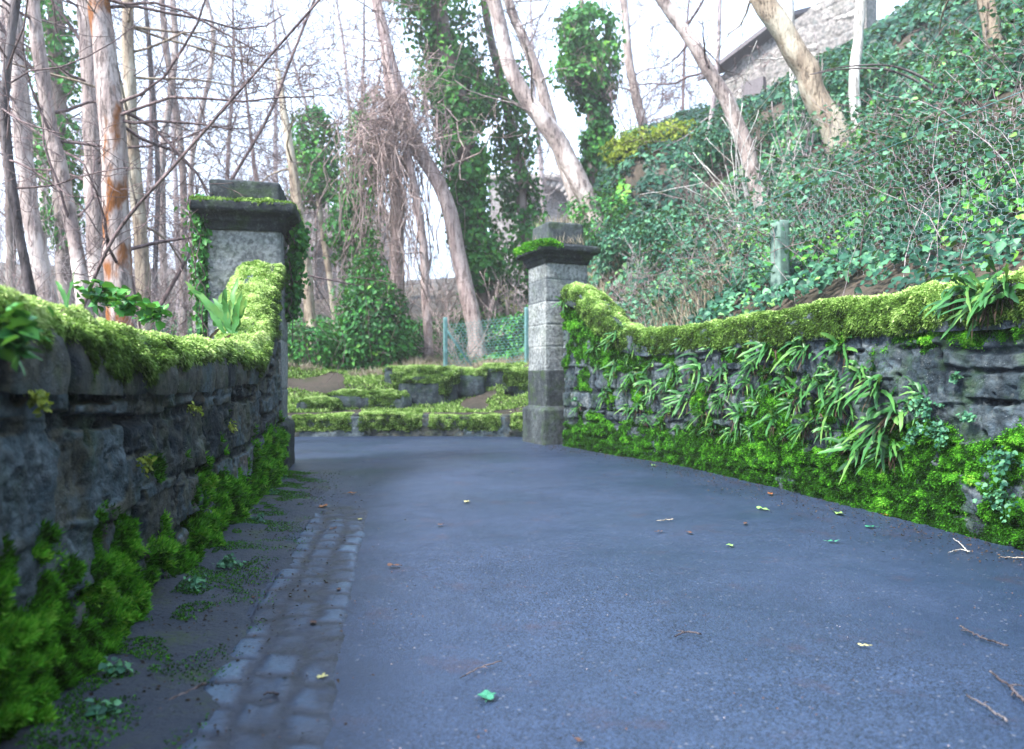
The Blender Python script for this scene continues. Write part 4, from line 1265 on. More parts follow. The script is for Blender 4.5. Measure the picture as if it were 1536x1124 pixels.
# --- on the right hillside
tree([(1138, 285), (1098, 170), (1045, 75), (985, -10)], 14.5, [25, 22, 19, 15, 11], 'bark_pale', 'forked pale tree leaning left before the ruined house', branches=10, blen=2.3, group=RG, br_from=.4)
tree([(1268, 255), (1232, 160), (1188, 75), (1140, -10)], 13, [38, 34, 31, 28, 25], 'bark_tan', 'stout mossy trunk leaning left in front of the ruined house', branches=6, blen=2, group=RG, br_from=.6)
tree([(1292, 240), (1280, 130), (1286, 60), (1294, -10)], 12.2, [15, 15, 14, 13, 13], 'bark_white', 'slender white stem right of the stout leaning trunk', branches=3, blen=1.4, group=RG, br_from=.5)
tree([(1545, 155), (1520, 110), (1490, 60), (1478, -10)], 10.5, [26, 25, 23, 20, 18], 'bark_tan', 'tan trunk in the top right corner of the picture', branches=4, blen=1.3, group=RG, br_from=.5)
tree([(1205, 250), (1192, 130), (1186, 20)], 18, [12, 11, 10, 8], 'bark_white', 'thin pale stem just left of the stout leaning trunk', branches=5, blen=1.6, group=RG)
tree([(1030, 300), (1062, 200), (1075, 100), (1080, 0)], 19, [8, 7, 6, 4], 'twig_pale', 'thin grey stem left of the forked pale tree', branches=8, blen=2.2, group=RG)

# arching branch
root = empty('arching_stem', tuple(at(1432, 150, 10.2)), 'dark bare stem arching over the ivy bank at upper right', 'branch')
mb = MB()
for off in (0, 12):
    P = smooth_path([at(1445, 185 + off, 10.4), at(1400, 128 + off, 10.2), at(1340, 100 + off * .6, 10.2), at(1270, 100 + off * .3, 10.3), at(1215, 112, 10.6)], 24)
    tube(mb, P, np.linspace(.026, .006, 24), 6, .4)
mb.build('stem', M['bark_dark'], root)

# multi stemmed pale shrub and other bare shrubs
def shrub(px, py, Y, h, n, mat, label, group, fan=.55, minr=.004, kids=(4, 4), maxlev=2, name='bare_shrub', r0=.014):
    p = at(px, py, Y)
    p[2] = z_at(p[0], p[1]) - .05
    root = empty(name, tuple(p), label, 'shrub', group)
    mb, tw = MB(), MB()
    for k in range(n):
        d = unit(np.array([fan * rng.normal(), fan * rng.normal(), 1]))
        grow(mb, p + .1 * rng.normal(size=3) * np.array([1, 1, 0]), d, h * rng.uniform(.6, 1.1), r0, 1, maxlev + 1, kids, 4, .5, .10, .03, tw, minr * (Y / 12) ** .6)
    mb.build('stems', M[mat], root)['kind'] = 'stuff'
    tw.build('twigs', M[mat], root)['kind'] = 'stuff'
    return root
SG = 'bare shrubs on the slopes'
shrub(1132, 275, 13, 2.6, 12, 'bark_white', 'fan of thin white stems before the forked pale tree', SG, .35, .006, (2, 2), 1, r0=.013)
shrub(1195, 270, 14.5, 2.6, 8, 'twig_pale', 'pale thin stems between the white fan and stout trunk', SG, .2, .006, (2, 2), 1)
shrub(1060, 300, 15, 1.5, 12, 'twig', 'dark tangled shrub left of the white fan of stems', SG, .6)
shrub(960, 360, 14.5, 1.0, 10, 'twig_pale', 'pale dry shrub on the slope behind the right wall', SG, .7)
for k, (px, Y, h, mt, lb) in enumerate([(30, 11, 1.9, 'twig', 'twiggy brown shrub at the left picture edge'), (85, 14, 2.4, 'twig_pale', 'pale twiggy shrub between the left trunks'), (120, 9, 1.5, 'twig', 'low brown shrub right behind the near left coping'),
                                        (235, 15, 2.8, 'twig_pale', 'tall pale shrub right of the slim tan trunk'), (260, 10.5, 1.7, 'twig', 'brown shrub behind the middle of the left wall'), (285, 18, 3.6, 'twig', 'tall brown shrub left of the left pier'),
                                        (190, 20, 3.8, 'twig_pale', 'far pale shrub behind the peeling trunk'), (330, 24, 4.5, 'twig', 'far brown shrub hidden partly by the left pier'), (455, 25, 3.8, 'twig', 'brown shrub behind the yellowish forked trunk'),
                                        (500, 28, 4.6, 'vine', 'far reddish shrub right of the left pier'), (545, 20, 2.2, 'vine', 'reddish shrub on the slope below the vine draped trunks'), (640, 22, 2.6, 'vine', 'tangled brown shrub behind the thin vine stem'),
                                        (760, 20, 2.0, 'vine', 'brown shrub behind the right pier'), (820, 26, 3.0, 'twig_pale', 'pale shrub above the right pier'), (690, 18, 1.4, 'vine', 'low brown shrub uphill of the wire fence'),
                                        (950, 22, 2.2, 'twig', 'bare shrub under the slim bare tree'), (10, 25, 5, 'twig', 'far brown shrub at the left edge'), (140, 28, 5, 'twig', 'far brown shrub behind the straight lilac trunk'), (380, 34, 6, 'twig_pale', 'farthest pale shrub behind the left pier')]):
    shrub(px, 440, Y, h * 1.15, 11, mt, lb, SG, .45, kids=(5, 5))

# dead vines hanging from the brown trunks
root = empty('hanging_vines', tuple(at(598, 230, 18.6)), 'curtain of dead brown vines hanging from the brown trunks', 'vines')
mb = MB()
for k in range(210):
    a = at(590 + 38 * rng.normal(), 185 + 28 * rng.normal(), 18.9 + .5 * rng.normal())
    b = a + np.array([.45 * rng.normal(), .3 * rng.normal(), -rng.uniform(.8, 4.2)])
    P = a + (b - a) * np.linspace(0, 1, 8)[:, None] + .10 * rng.normal(size=(8, 3))
    tube(mb, P, rng.uniform(.008, .02), 3, .5)
mb.build('strands', M['vine'], root)
mb = MB()
for k in range(260):
    a = at(588 + 26 * rng.normal(), 180 + 30 * rng.normal(), 18.9 + .5 * rng.normal())
    P = a + np.cumsum(.22 * rng.normal(size=(7, 3)), axis=0)
    tube(mb, P, .010, 3, .5)
mb.build('tangle', M['vine'], root)

# ---------------------------------------------------------------- leafy shrubs and ground cover
def bush(px, py, Y, size, n, leaf, mat, label, group, seed=0, name='leafy_bush'):
    p = at(px, py, Y)
    p[2] = z_at(p[0], p[1])
    root = empty(name, tuple(p), label, 'bush', group)
    c = p + np.array([0, 0, size[2] * .45])
    D = unit(rng.normal(size=(n, 3)))
    env = .45 + 1.0 * fbm(D[:, 0] * 2 + seed, D[:, 1] * 2, D[:, 2] * 2, 3, seed)
    rr = env * rng.uniform(.35, 1.0, n) ** .5
    Q = c + D * rr[:, None] * np.array(size)
    Q[:, 2] = np.maximum(Q[:, 2], p[2] - .2)
    tn = np.clip(.55 * fbm(Q[:, 0] * 2.2, Q[:, 1] * 2.2, Q[:, 2] * 2.2, 3, seed) + .12 + .2 * rng.normal(size=n), 0, 1)
    lm, sm = MB(), MB()
    leaves(lm, Q, D + np.array([0, 0, .5]), leaf * rng.uniform(.6, 1.2, n), tn, .4, .6, .75)
    for k in range(14):
        d = unit(np.array([.7 * rng.normal(), .7 * rng.normal(), .8]))
        grow(sm, p, d, size[2] * 1.2, .012, 2, 3, (3,), 3, .6, .2, .02, None, .004)
    sm.build('stems', M['twig'], root)['kind'] = 'stuff'
    lm.build('leaves', M[mat], root)
BG_ = 'leafy bushes on the slopes'
for k, (px, Y, sz, n, lf, mt, lb) in enumerate([
        (560, 17.5, (1.0, .8, 1.9), 6500, .11, 'ivy', 'dark glossy evergreen bush in front of the vine draped trunks'),
        (520, 19, (1.6, .8, .9), 3000, .11, 'ivy', 'dark ivy mound left of the glossy evergreen bush'),
        (462, 17, (.8, .6, .8), 1600, .10, 'ivy', 'dark ivy clump beside the left pier foot'),
        (640, 19.5, (1.2, .7, .8), 2200, .11, 'ivy', 'ivy mound at the foot of the brown trunks'),
        (740, 21, (1.3, .8, 1.2), 2600, .12, 'ivy', 'ivy mound at the foot of the broad ivy tree'),
        (790, 19, (1.0, .7, .8), 1800, .11, 'ivy', 'ivy mound close behind the right pier'),
        (745, 24, (.7, .7, 1.6), 1400, .13, 'yellow_leaf', 'yellow green bush glowing left of the right pier'),
        (950, 20, (.9, .6, .55), 1400, .11, 'yellow_leaf', 'yellow green bush at the foot of the slim bare tree'),
        (1012, 20, (.8, .6, .5), 1000, .11, 'yellow_leaf', 'yellow green bush left of the forked pale tree'),
        (905, 18, (1.1, .8, .9), 2200, .10, 'ivy', 'dark bush behind the right pier under the ivy column'),
        (960, 16, (1.3, .8, .8), 2600, .10, 'ivy_blue', 'low ivy mound on the slope right of the right pier'),
        (1040, 14.5, (1.4, .8, .75), 3000, .09, 'ivy_blue', 'ivy mound beneath the forked pale tree'),
        (1290, 15, (1.6, 1.0, .9), 3000, .10, 'ivy_blue', 'ivy mound behind the slender white stem'),
        (1110, 17, (1.5, .8, .9), 2000, .10, 'ivy_blue', 'ivy mound at the foot of the ruined house'),
        (60, 16, (1.8, .8, .9), 2600, .11, 'ivy', 'ivy mound behind the left wall at the picture edge'),
        (180, 18, (1.8, .8, .8), 2400, .11, 'ivy_blue', 'ivy mound around the peeling trunk'),
        (15, 13, (.8, .8, 1.3), 1600, .10, 'ivy', 'leafy bush under the dark crooked sapling')]):
    bush(px, 440, Y, sz, n, lf, mt, lb, BG_, k * 3 + 1)

# bramble bushes on the hillside close behind the right wall
def bramble(px, Y, n, label, rad=.9, hgt=.7):
    p = at(px, 400, Y)
    p[2] = z_at(p[0], p[1])
    root = empty('bramble_bush', tuple(p), label, 'bramble', 'brambles behind the right wall')
    sm, lm = MB(), MB()
    for k in range(n):
        a = p + np.array([rad * .7 * rng.normal(), rad * .7 * rng.normal(), 0])
        if float(edge_dist(np.array([a[0]]), np.array([a[1]]))[0]) < .75: continue
        a[2] = z_at(a[0], a[1])
        th = rng.uniform(0, 2 * math.pi)
        L = rng.uniform(.6, 1.5)
        h = hgt * rng.uniform(.4, 1.2)
        t = np.linspace(0, 1, 9)
        P = a + np.stack([np.cos(th) * L * t, np.sin(th) * L * t, h * 4 * t * (1 - t) * .9 + .05 * t], -1) + .03 * rng.normal(size=(9, 3))
        tube(sm, P, np.linspace(.007, .003, 9), 3, .5)
        m = 22
        u = rng.uniform(.1, 1, m)
        Q = np.stack([np.interp(u, t, P[:, c]) for c in range(3)], -1) + .07 * rng.normal(size=(m, 3))
        base = .15 + .55 * rng.random()
        Q = Q[edge_dist(Q[:, 0], Q[:, 1]) > .45]
        m = len(Q)
        leaves(lm, Q, np.tile([0, -.35, 1.0], (m, 1)), .075 * rng.uniform(.6, 1.25, m), np.clip(base + .22 * rng.normal(size=m), 0, 1), .25, .5, .85)
    sm.build('stems', M['twig'], root)['kind'] = 'stuff'
    lm.build('leaves', M['bramble'], root)
for px, Y, n, lb in [(945, 11.2, 26, 'bramble beside the right pier behind the rising coping'), (1010, 10.4, 34, 'pale leaved bramble left of the concrete post'), (1075, 10.6, 34, 'bramble just left of the concrete post'),
                     (1130, 9.4, 34, 'bramble directly behind the concrete post'), (1225, 8.8, 36, 'leafy bramble right of the concrete post'), (1295, 9.4, 36, 'bramble in front of the slender white stem'),
                     (1365, 8.4, 36, 'bright bramble behind the netting in the right half'), (1440, 7.8, 36, 'bramble under the top wire of the netting'), (1520, 7.4, 36, 'bramble at the right picture edge'),
                     (1180, 11.2, 34, 'bramble higher up behind the concrete post'), (1400, 10.2, 34, 'bramble upslope near the arching stem'), (1490, 9.6, 34, 'bramble upslope at the right edge'), (1330, 11, 30, 'bramble upslope of the bright bramble')]:
    bramble(px, Y, n, lb)

# ivy over the hillside: too many leaves to count
def cover(name, label, n, xr, yr, cond, size, mat, lift=.12, tone0=.35, seed=0):
    x = rng.uniform(*xr, n); y = rng.uniform(*yr, n)
    d = edge_dist(x, y)
    dist = np.hypot(x, y)
    k = cond(x, y, d) & (rng.random(n) < np.clip((9 / dist) ** 1.2, .12, 1)) & (fbm(x * .8, y * .8, 0, 3, seed) > .33 + .10 * (d < 4.2))
    x, y, dist = x[k], y[k], dist[k]
    z = hill(x, y)
    e = .15
    N = unit(np.stack([-(hill(x + e, y) - z) / e, -(hill(x, y + e) - z) / e, np.ones(len(x))], -1))
    hum = fbm(x * 1.6, y * 1.6, 0, 3, seed + 4)
    P = np.stack([x, y, z], -1) + N * (lift * rng.random(len(x)) + .35 * (hum - .35))[:, None]
    tn = np.clip(tone0 + 1.3 * (fbm(x * 1.2, y * 1.2, z, 3, seed + 8) - .5) + 1.1 * (fbm(x * .35, y * .35, z * .35, 2, seed + 9) - .5) + .24 * rng.normal(size=len(x)), 0, 1)
    mb = MB()
    leaves(mb, P, N + np.array([0, -.5, .2]), size * np.clip(np.exp(.38 * rng.normal(size=len(x))), .4, 1.5) * np.clip(dist / 9, .8, 1.6), tn, .5, .5, .9)
    tag(mb.build(name, M[mat]), label, 'ground cover', kind='stuff')
    return len(x)
cover('ivy_ground_cover', 'ivy carpeting the steep bank behind the right wall', 330000, (1.2, 22), (2, 24), lambda x, y, d: (d > .5) & (d < 13) & (x / y < 1.1) & (rng.random(len(x)) < .65 + .35 * sstep(3.0, 4.5, d)), .072, 'ivy_blue', .16, .36, 3)
cover('bright_ground_leaves', 'scattered patches of bright fresh green leaves on the bank behind the right wall', 30000, (1.5, 12), (4, 16), lambda x, y, d: (d > .7) & (d < 6) & (fbm(x * 1.5, y * 1.5, 0, 3, 90) > .60), .06, 'fresh_leaf', .26, .35, 33)
cover('ivy_ground_cover', 'ivy and leaf carpet on the slope beyond the gate', 90000, (-16, 3), (14, 34), lambda x, y, d: (d > 5.2), .10, 'ivy', .10, .3, 13)
cover('ivy_ground_cover', 'ivy carpet on the ground among the left trees', 60000, (-22, -3), (6, 26), lambda x, y, d: (x < left_face(np.minimum(y, 8)) - 1.0) & ((d > 5) | (y < 8)), .10, 'ivy', .10, .3, 23)

mb = MB()
for k in range(420):
    Y = rng.uniform(5, 15)
    x = float(np.interp(min(Y, 11), RW[::-1, 1], RW[::-1, 0])) + rng.uniform(.5, 5.5)
    z = z_at(x, Y)
    L = rng.uniform(.5, 1.7)
    th = rng.uniform(0, 6.28)
    lean = rng.uniform(.1, .9)
    t = np.linspace(0, 1, 8)
    P = np.stack([x + np.cos(th) * lean * L * t ** 1.5, Y + np.sin(th) * lean * L * t ** 1.5, z + L * t * (1 - .45 * lean * t)], -1) + .018 * rng.normal(size=(8, 3))
    tube(mb, P, np.linspace(.005, .002, 8), 3, .5)
tag(mb.build('dead_stalks', M['twig_pale']), 'thin dead stalks and bramble canes all over the bank behind the right wall', 'undergrowth', kind='stuff')

def grass(name, label, n, xr, yr, cond, L, W, mat, seed, spread=.35):
    x = rng.uniform(*xr, n); y = rng.uniform(*yr, n)
    d = edge_dist(x, y)
    k = cond(x, y, d) & (fbm(x * 1.3, y * 1.3, 0, 3, seed) > .42)
    x, y = x[k], y[k]
    P = np.stack([x, y, hill(x, y)], -1)
    mb = MB()
    blades(mb, P, np.tile([0, 0, 1.0], (len(x), 1)), L * rng.uniform(.6, 1.3, len(x)), W, np.clip(.5 + .25 * rng.normal(size=len(x)), 0, 1), spread, 3, .15)
    tag(mb.build(name, M[mat]), label, 'grass', kind='stuff')
grass('dry_grass', 'pale dead grass on the slope right of the right pier', 9000, (1.2, 5), (9.5, 18), lambda x, y, d: (d > .6) & (d < 4) & (x / y < .30), .38, .012, 'dry', 5)
grass('dry_grass', 'pale dead grass on the bank below the wire fence', 26000, (-8, 2), (14.5, 21), lambda x, y, d: (d > 3.0) & (d < 8), .18, .014, 'dry', 15)
grass('short_grass', 'short yellow green grass and moss on the bank among the boulders', 70000, (-8, 1.5), (13.3, 18.5), lambda x, y, d: (d > .5) & (d < 4.8), .06, .02, 'moss_lime', 25, .6)

# ---------------------------------------------------------------- fences
def fence_post(root, x, y, h, r, mat, lean=0.0):
    z = z_at(x, y)
    m = MB()
    c, ang = np.array([x, y]), .4
    sweep_square(m, c, r, ang, [(0, t) for t in np.linspace(z - .2, z + h, 24)] + [(-.01, z + h + .012), (-r + .01, z + h + .016)], 6, .006, .5, int(x * 10) % 50)
    m.build('post', M[mat], root)
    return np.array([x, y, z + h])
def wire_net(pts, hts, cell, wire, sag=.02):
    """hexagonal netting over a ribbon from ground points upward"""
    mb = MB()
    pts = np.array(pts)
    dl = np.concatenate([[0], np.cumsum(np.linalg.norm(np.diff(pts[:, :2], axis=0), axis=1))])
    def W(u, v):
        x, y = np.interp(u, dl, pts[:, 0]), np.interp(u, dl, pts[:, 1])
        z0, h = np.interp(u, dl, pts[:, 2]), np.interp(u, dl, hts)
        b = .10 * (fbm(u * 1.5, v * 1.5, 0, 2, 3) - .5)
        return np.stack([x + b, y - b, z0 + v * h], -1)
    H = np.mean(hts)
    dx, dz = cell, cell * .62
    nu, nv = int(dl[-1] / dx), int(H / dz)
    A, B = [], []
    for j in range(nv):
        for i in range(nu):
            o = .5 * dx * (j % 2)
            x0 = i * dx + o
            z0 = j * dz
            pL, pM, pR = (x0, z0 + .3 * dz), (x0 + .5 * dx, z0), (x0 + dx, z0 + .3 * dz)
            A += [pL, pM, pL]
            B += [pM, pR, (x0, z0 + dz)]
    A, B = np.array(A), np.array(B)
    jit = lambda Q: Q + cell * .10 * (np.stack([noise(Q[:, 0] * 40, Q[:, 1] * 40, 1), noise(Q[:, 0] * 40, Q[:, 1] * 40, 2)], -1) - .5)
    A, B = jit(A), jit(B)
    PA, PB = W(np.clip(A[:, 0], 0, dl[-1]), np.clip(A[:, 1] / H, 0, 1)), W(np.clip(B[:, 0], 0, dl[-1]), np.clip(B[:, 1] / H, 0, 1))
    T = unit(PB - PA)
    S1 = unit(np.cross(T, np.array([.3, .9, .2])))
    S2 = np.cross(T, S1)
    n = len(PA)
    V = []
    for P in (PA, PB):
        for k in range(3):
            a = k * 2 * math.pi / 3
            V.append(P + wire * (math.cos(a) * S1 + math.sin(a) * S2))
    V = np.stack(V, 1).reshape(-1, 3)
    b = (np.arange(n) * 6)[:, None]
    q = np.concatenate([b + np.array([[k, (k + 1) % 3, 3 + (k + 1) % 3, 3 + k]]) for k in range(3)])
    mb.add(V, q)
    top = W(np.linspace(0, dl[-1], 60), np.ones(60))
    return mb, top
def off_wall(s, Y):
    x = np.interp(Y, RW[::-1, 1], RW[::-1, 0])
    return x + s
wf = empty('wire_netting_fence', (3.6, 8, 1.5), 'hexagonal wire netting fence on the bank behind the right wall', 'fence')
fp = [(off_wall(.95, Y) + .05 * (Y - 6) , Y) for Y in (3.0, 4.0, 5.0, 6.0, 7.0, 8.0, 9.0, 10.0, 10.8)]
fz = [z_at(x, y) for x, y in fp]
net, top = wire_net([(x, y, z) for (x, y), z in zip(fp, fz)], [1.15] * 5 + [1.1, 1.05, 1.0, 1.0], .085, .0009)
net.build('netting', M['wire'], wf)
m = MB()
tube(m, top + np.array([0, 0, .01]), .0025, 4)
m.build('top_wire', M['wire_green'], wf)
pp = at(1170, 470, 8.15)
fence_post(wf, pp[0], pp[1], .86, .075, 'concrete_post')
fence_post(wf, fp[1][0], fp[1][1], 1.5, .06, 'concrete_post')
tf = empty('wire_mesh_fence', tuple(at(668, 540, 17.5)), 'teal wire mesh fence on the bank left of the right pier', 'fence')
q = [at(668, 540, 17.4), at(730, 520, 17.0), at(790, 500, 16.6), at(850, 480, 16.0)]
zz_ = [z_at(a[0], a[1]) for a in q]
net, top = wire_net([(a[0], a[1], z) for a, z in zip(q, zz_)], [1.15] * 4, .10, .0042)
net.build('netting', M['wire_green'], tf)
for a in q[:3:2]: fence_post(tf, a[0], a[1], 1.25, .045, 'green_post')
m = MB()
a = q[0]
tube(m, [(a[0], a[1], zz_[0] + 1.0), (a[0] + .75, a[1] - .1, zz_[0] - .05)], .03, 6)
m.build('brace', M['green_post'], tf)

# ---------------------------------------------------------------- buildings
def box(mb, x0, x1, y0, y1, z0, z1, tone=.5):
    V = [(x, y, z) for x in (x0, x1) for y in (y0, y1) for z in (z0, z1)]
    mb.add(V, [(0, 1, 3, 2), (4, 6, 7, 5), (0, 4, 5, 1), (2, 3, 7, 6), (0, 2, 6, 4), (1, 5, 7, 3)], None, tone)
def arch_wall(mb, cx, y, w_, z0, zs, r, ztop, x0, x1, th):
    """front face with one round-headed opening of half width r"""
    n = 18
    a = np.linspace(math.pi, 0, n)
    arc = [(cx + r * math.cos(t), zs + r * math.sin(t)) for t in a]
    inner = [(cx - r, z0)] + arc + [(cx + r, z0)]
    outer = [(x0, z0)] + [(x0 + (x1 - x0) * k / (n - 1), ztop) for k in range(n)] + [(x1, z0)]
    m = len(inner)
    for yy, flip in ((y, False), (y + th, True)):
        V = [(p[0], yy, p[1]) for p in inner] + [(p[0], yy, p[1]) for p in outer]
        q = [(i, i + 1, m + i + 1, m + i) for i in range(m - 1)]
        mb.add(V, [t[::-1] for t in q] if flip else q, None, .6)
    V = [(p[0], y, p[1]) for p in inner] + [(p[0], y + th, p[1]) for p in inner]
    mb.add(V, [(i, m + i, m + i + 1, i + 1) for i in range(m - 1)], None, .35)
    V = [(x0, y, z0), (x0, y + th, z0), (x0, y + th, ztop), (x0, y, ztop), (x1, y, z0), (x1, y + th, z0), (x1, y + th, ztop), (x1, y, ztop)]
    mb.add(V, [(0, 1, 2, 3), (4, 7, 6, 5), (3, 2, 6, 7)], None, .5)
def voussoirs(mb, cx, y, zs, r, wd, n=13):
    for k in range(n):
        a0, a1 = math.pi * k / n + .012, math.pi * (k + 1) / n - .012
        V = []
        for yy in (y - .06, y + .1):
            for rr in (r, r + wd):
                for a in (a0, a1): V.append((cx + rr * math.cos(a), yy, zs + rr * math.sin(a)))
        mb.add(V, [(0, 1, 3, 2), (4, 6, 7, 5), (0, 2, 6, 4), (1, 5, 7, 3), (2, 3, 7, 6), (0, 4, 5, 1)], None, .4 + .4 * rng.random())
def arched_house(cxp, pyc, Y, r, wall_w, up, label, roof=None):
    c = at(cxp, pyc, Y)
    root = empty('stone_house', (c[0], Y, c[2] - 4), label, 'house', 'far stone houses')
    m = MB()
    arch_wall(m, c[0], Y, 0, c[2] - 6, c[2], r, c[2] + r + up, c[0] - wall_w, c[0] + wall_w, .5)
    m.build('wall', M['pale_stone'], root)
    m = MB()
    voussoirs(m, c[0], Y, c[2], r, .45)
    m.build('arch_ring', M['pale_stone'], root)
    m = MB()
    box(m, c[0] - wall_w + .02, c[0] + wall_w - .02, Y + .9, Y + 5, c[2] - 6, c[2] + r + up - .05)
    m.build('inner_wall', M['pale_stone'], root)
    m = MB()
    box(m, c[0] - wall_w - .2, c[0] + wall_w + .2, Y - .2, Y + 5.2, c[2] + r + up + .005, c[2] + r + up + .35)
    m.build('parapet', M['pale_stone'], root)
    if roof:
        z = c[2] + r + up + .36
        m = MB()
        V = [(c[0] - wall_w, Y, z), (c[0] + wall_w, Y, z), (c[0] + wall_w, Y + 5, z), (c[0] - wall_w, Y + 5, z), (c[0] - wall_w * .6, Y + 2.5, z + roof), (c[0] + wall_w * .6, Y + 2.5, z + roof)]
        m.add(V, [(0, 1, 5, 4), (2, 3, 4, 5)], [(1, 2, 5), (3, 0, 4)])
        m.build('roof', M['slate'], root)
arched_house(822, 312, 46, 1.3, 3.6, .4, 'pale stone house with a round arch far behind the right pier')
arched_house(497, 385, 44, 1.0, 3.0, 1.6, 'pale stone house with an arched window far behind the left pier')

# ruined house on the right hillside: a rubble gable with a sloping eave
rh = empty('ruined_house', (7.6, 23, 7), 'grey ruined stone house with sloping dark eave on the hilltop', 'house')
A, B_ = at(1072, 112, 25), at(1300, -60, 21)
def plank(a, b, z0a, z0b, z1a, z1b, th, tone=.5, nx=60, nz=40, rough=.08, mb=None):
    t = np.linspace(0, 1, nx)[:, None]; s = np.linspace(0, 1, nz)[None]
    d = unit(np.array([b[0] - a[0], b[1] - a[1]]))
    nrm = np.array([d[1], -d[0]])
    X = a[0] + (b[0] - a[0]) * t + 0 * s; Y = a[1] + (b[1] - a[1]) * t + 0 * s
    lo = z0a + (z0b - z0a) * t; hi = z1a + (z1b - z1a) * t
    Z = lo + (hi - lo) * s
    ln = math.hypot(b[0] - a[0], b[1] - a[1])
    ed, sid = stone_layout(t * ln + 0 * s, Z - Z.min(), (Z.max() - Z.min()), 71, (.3, .6), (.35, .8), .22)
    dsp = sstep(0, .08, ed) * (.015 + .35 * rough * sid) + .05 * (fbm(t * ln * 3 + 0 * s, Z * 3, 0, 3, 4) - .5)
    F = np.stack([X + nrm[0] * dsp, Y + nrm[1] * dsp, Z], -1)
    K = np.stack([X - nrm[0] * th, Y - nrm[1] * th, Z], -1)
    tn = np.clip(.15 + .75 * sid * sstep(0, .06, ed), 0, 1)
    mb.add(F.reshape(-1, 3), grid_quads(nx, nz), None, tn.ravel())
    mb.add(K.reshape(-1, 3), grid_quads(nx, nz)[:, ::-1], None, .4)
    for e in (0, -1):
        mb.add(np.stack([F[e], K[e]], 0).reshape(-1, 3), grid_quads(2, nz), None, .4)
    mb.add(np.stack([F[:, -1], K[:, -1]], 0).reshape(-1, 3), grid_quads(2, nx), None, .4)
m = MB()
za, zb_ = A[2] - .2, B_[2] - .2
plank(A, B_, z_at(*A[:2]) - 1, z_at(*B_[:2]) - 1, za, zb_, .6, mb=m, nx=160, nz=160)
m.build('wall', M['pale_stone'], rh)
m = MB()
e = unit(B_ - A); nrm = np.array([e[1], -e[0], 0]) / math.hypot(e[0], e[1])
P0, P1 = A - e * .4, A + (B_ - A) * .52
V = [P0 + nrm * .45 + np.array([0, 0, -.12]), P1 + nrm * .45 + np.array([0, 0, -.12]), P1 - nrm * 2.0 + np.array([0, 0, 1.0]), P0 - nrm * 2.0 + np.array([0, 0, 1.0])]
V = V + [v + np.array([0, 0, .14]) for v in V]
m.add(V, [(0, 1, 2, 3), (7, 6, 5, 4), (0, 4, 5, 1), (1, 5, 6, 2), (2, 6, 7, 3), (3, 7, 4, 0)])
m.build('eave', M['slate'], rh, smooth=False)
m = MB()
c = A + (B_ - A) * .30; zc = c[2] - 1.9
d2 = e[:2] / np.linalg.norm(e[:2])
V = []
for off in (.16, -.02):
    for (s, z) in ((-.4, zc - .6), (.4, zc - .6), (.4, zc + .7), (-.4, zc + .7)):
        V.append((c[0] + d2[0] * s + nrm[0] * off, c[1] + d2[1] * s + nrm[1] * off, z))
m.add(V, [(0, 1, 2, 3), (0, 4, 5, 1), (1, 5, 6, 2), (2, 6, 7, 3), (3, 7, 4, 0)])
m.build('window', M['slate'], rh, smooth=False)

# ---------------------------------------------------------------- litter on the road
def ground_leaf(px, py, size, mat, shape, label, rz=None, z=.012):
    g = ground_at(px, py)
    n = 26
    th = np.linspace(0, 2 * math.pi, n, endpoint=False)
    if shape == 'ivy': r = .62 + .30 * np.abs(np.cos(2.5 * th)) ** 1.3
    elif shape == 'maple': r = .42 + .55 * np.abs(np.cos(2.5 * th)) ** 2
    else: r = 1 / np.sqrt((np.cos(th) / 1.0) ** 2 + (np.sin(th) / (.36 if shape == 'strap' else .5)) ** 2)
    rings = []
    bend, tw = rng.uniform(.02, .14), rng.uniform(-.3, .3)
    for k in (.02, .5, 1.0):
        x, y = size * k * r * np.cos(th), size * k * r * np.sin(th)
        zz = bend * (np.abs(y) + .5 * x * x / size) + tw * x * y / size + .10 * size * k * np.sin(3 * th + bend * 20)
        rings.append(np.stack([x, y, zz], -1))
    V = np.array(rings).transpose(1, 0, 2)
    V[..., 2] -= V[..., 2].min()
    mb = MB()
    V2 = V.reshape(-1, 3)
    q = grid_quads(n, 3, close=True)
    mb.add(V2, q, None, .3 + .4 * np.repeat(rng.random(n), 3))
    tube(mb, [(-size * 1.0, 0, bend * size * .5 + .002), (-size * 1.5, size * .12, .004)], .0012 + size * .012, 3)
    o = mb.build('fallen_leaf', M[mat])
    o.location = (g[0], g[1], z)
    o.rotation_euler = (0, 0, rng.uniform(0, 6.28) if rz is None else rz)
    tag(o, label, 'leaf', 'fallen leaves on the drive')
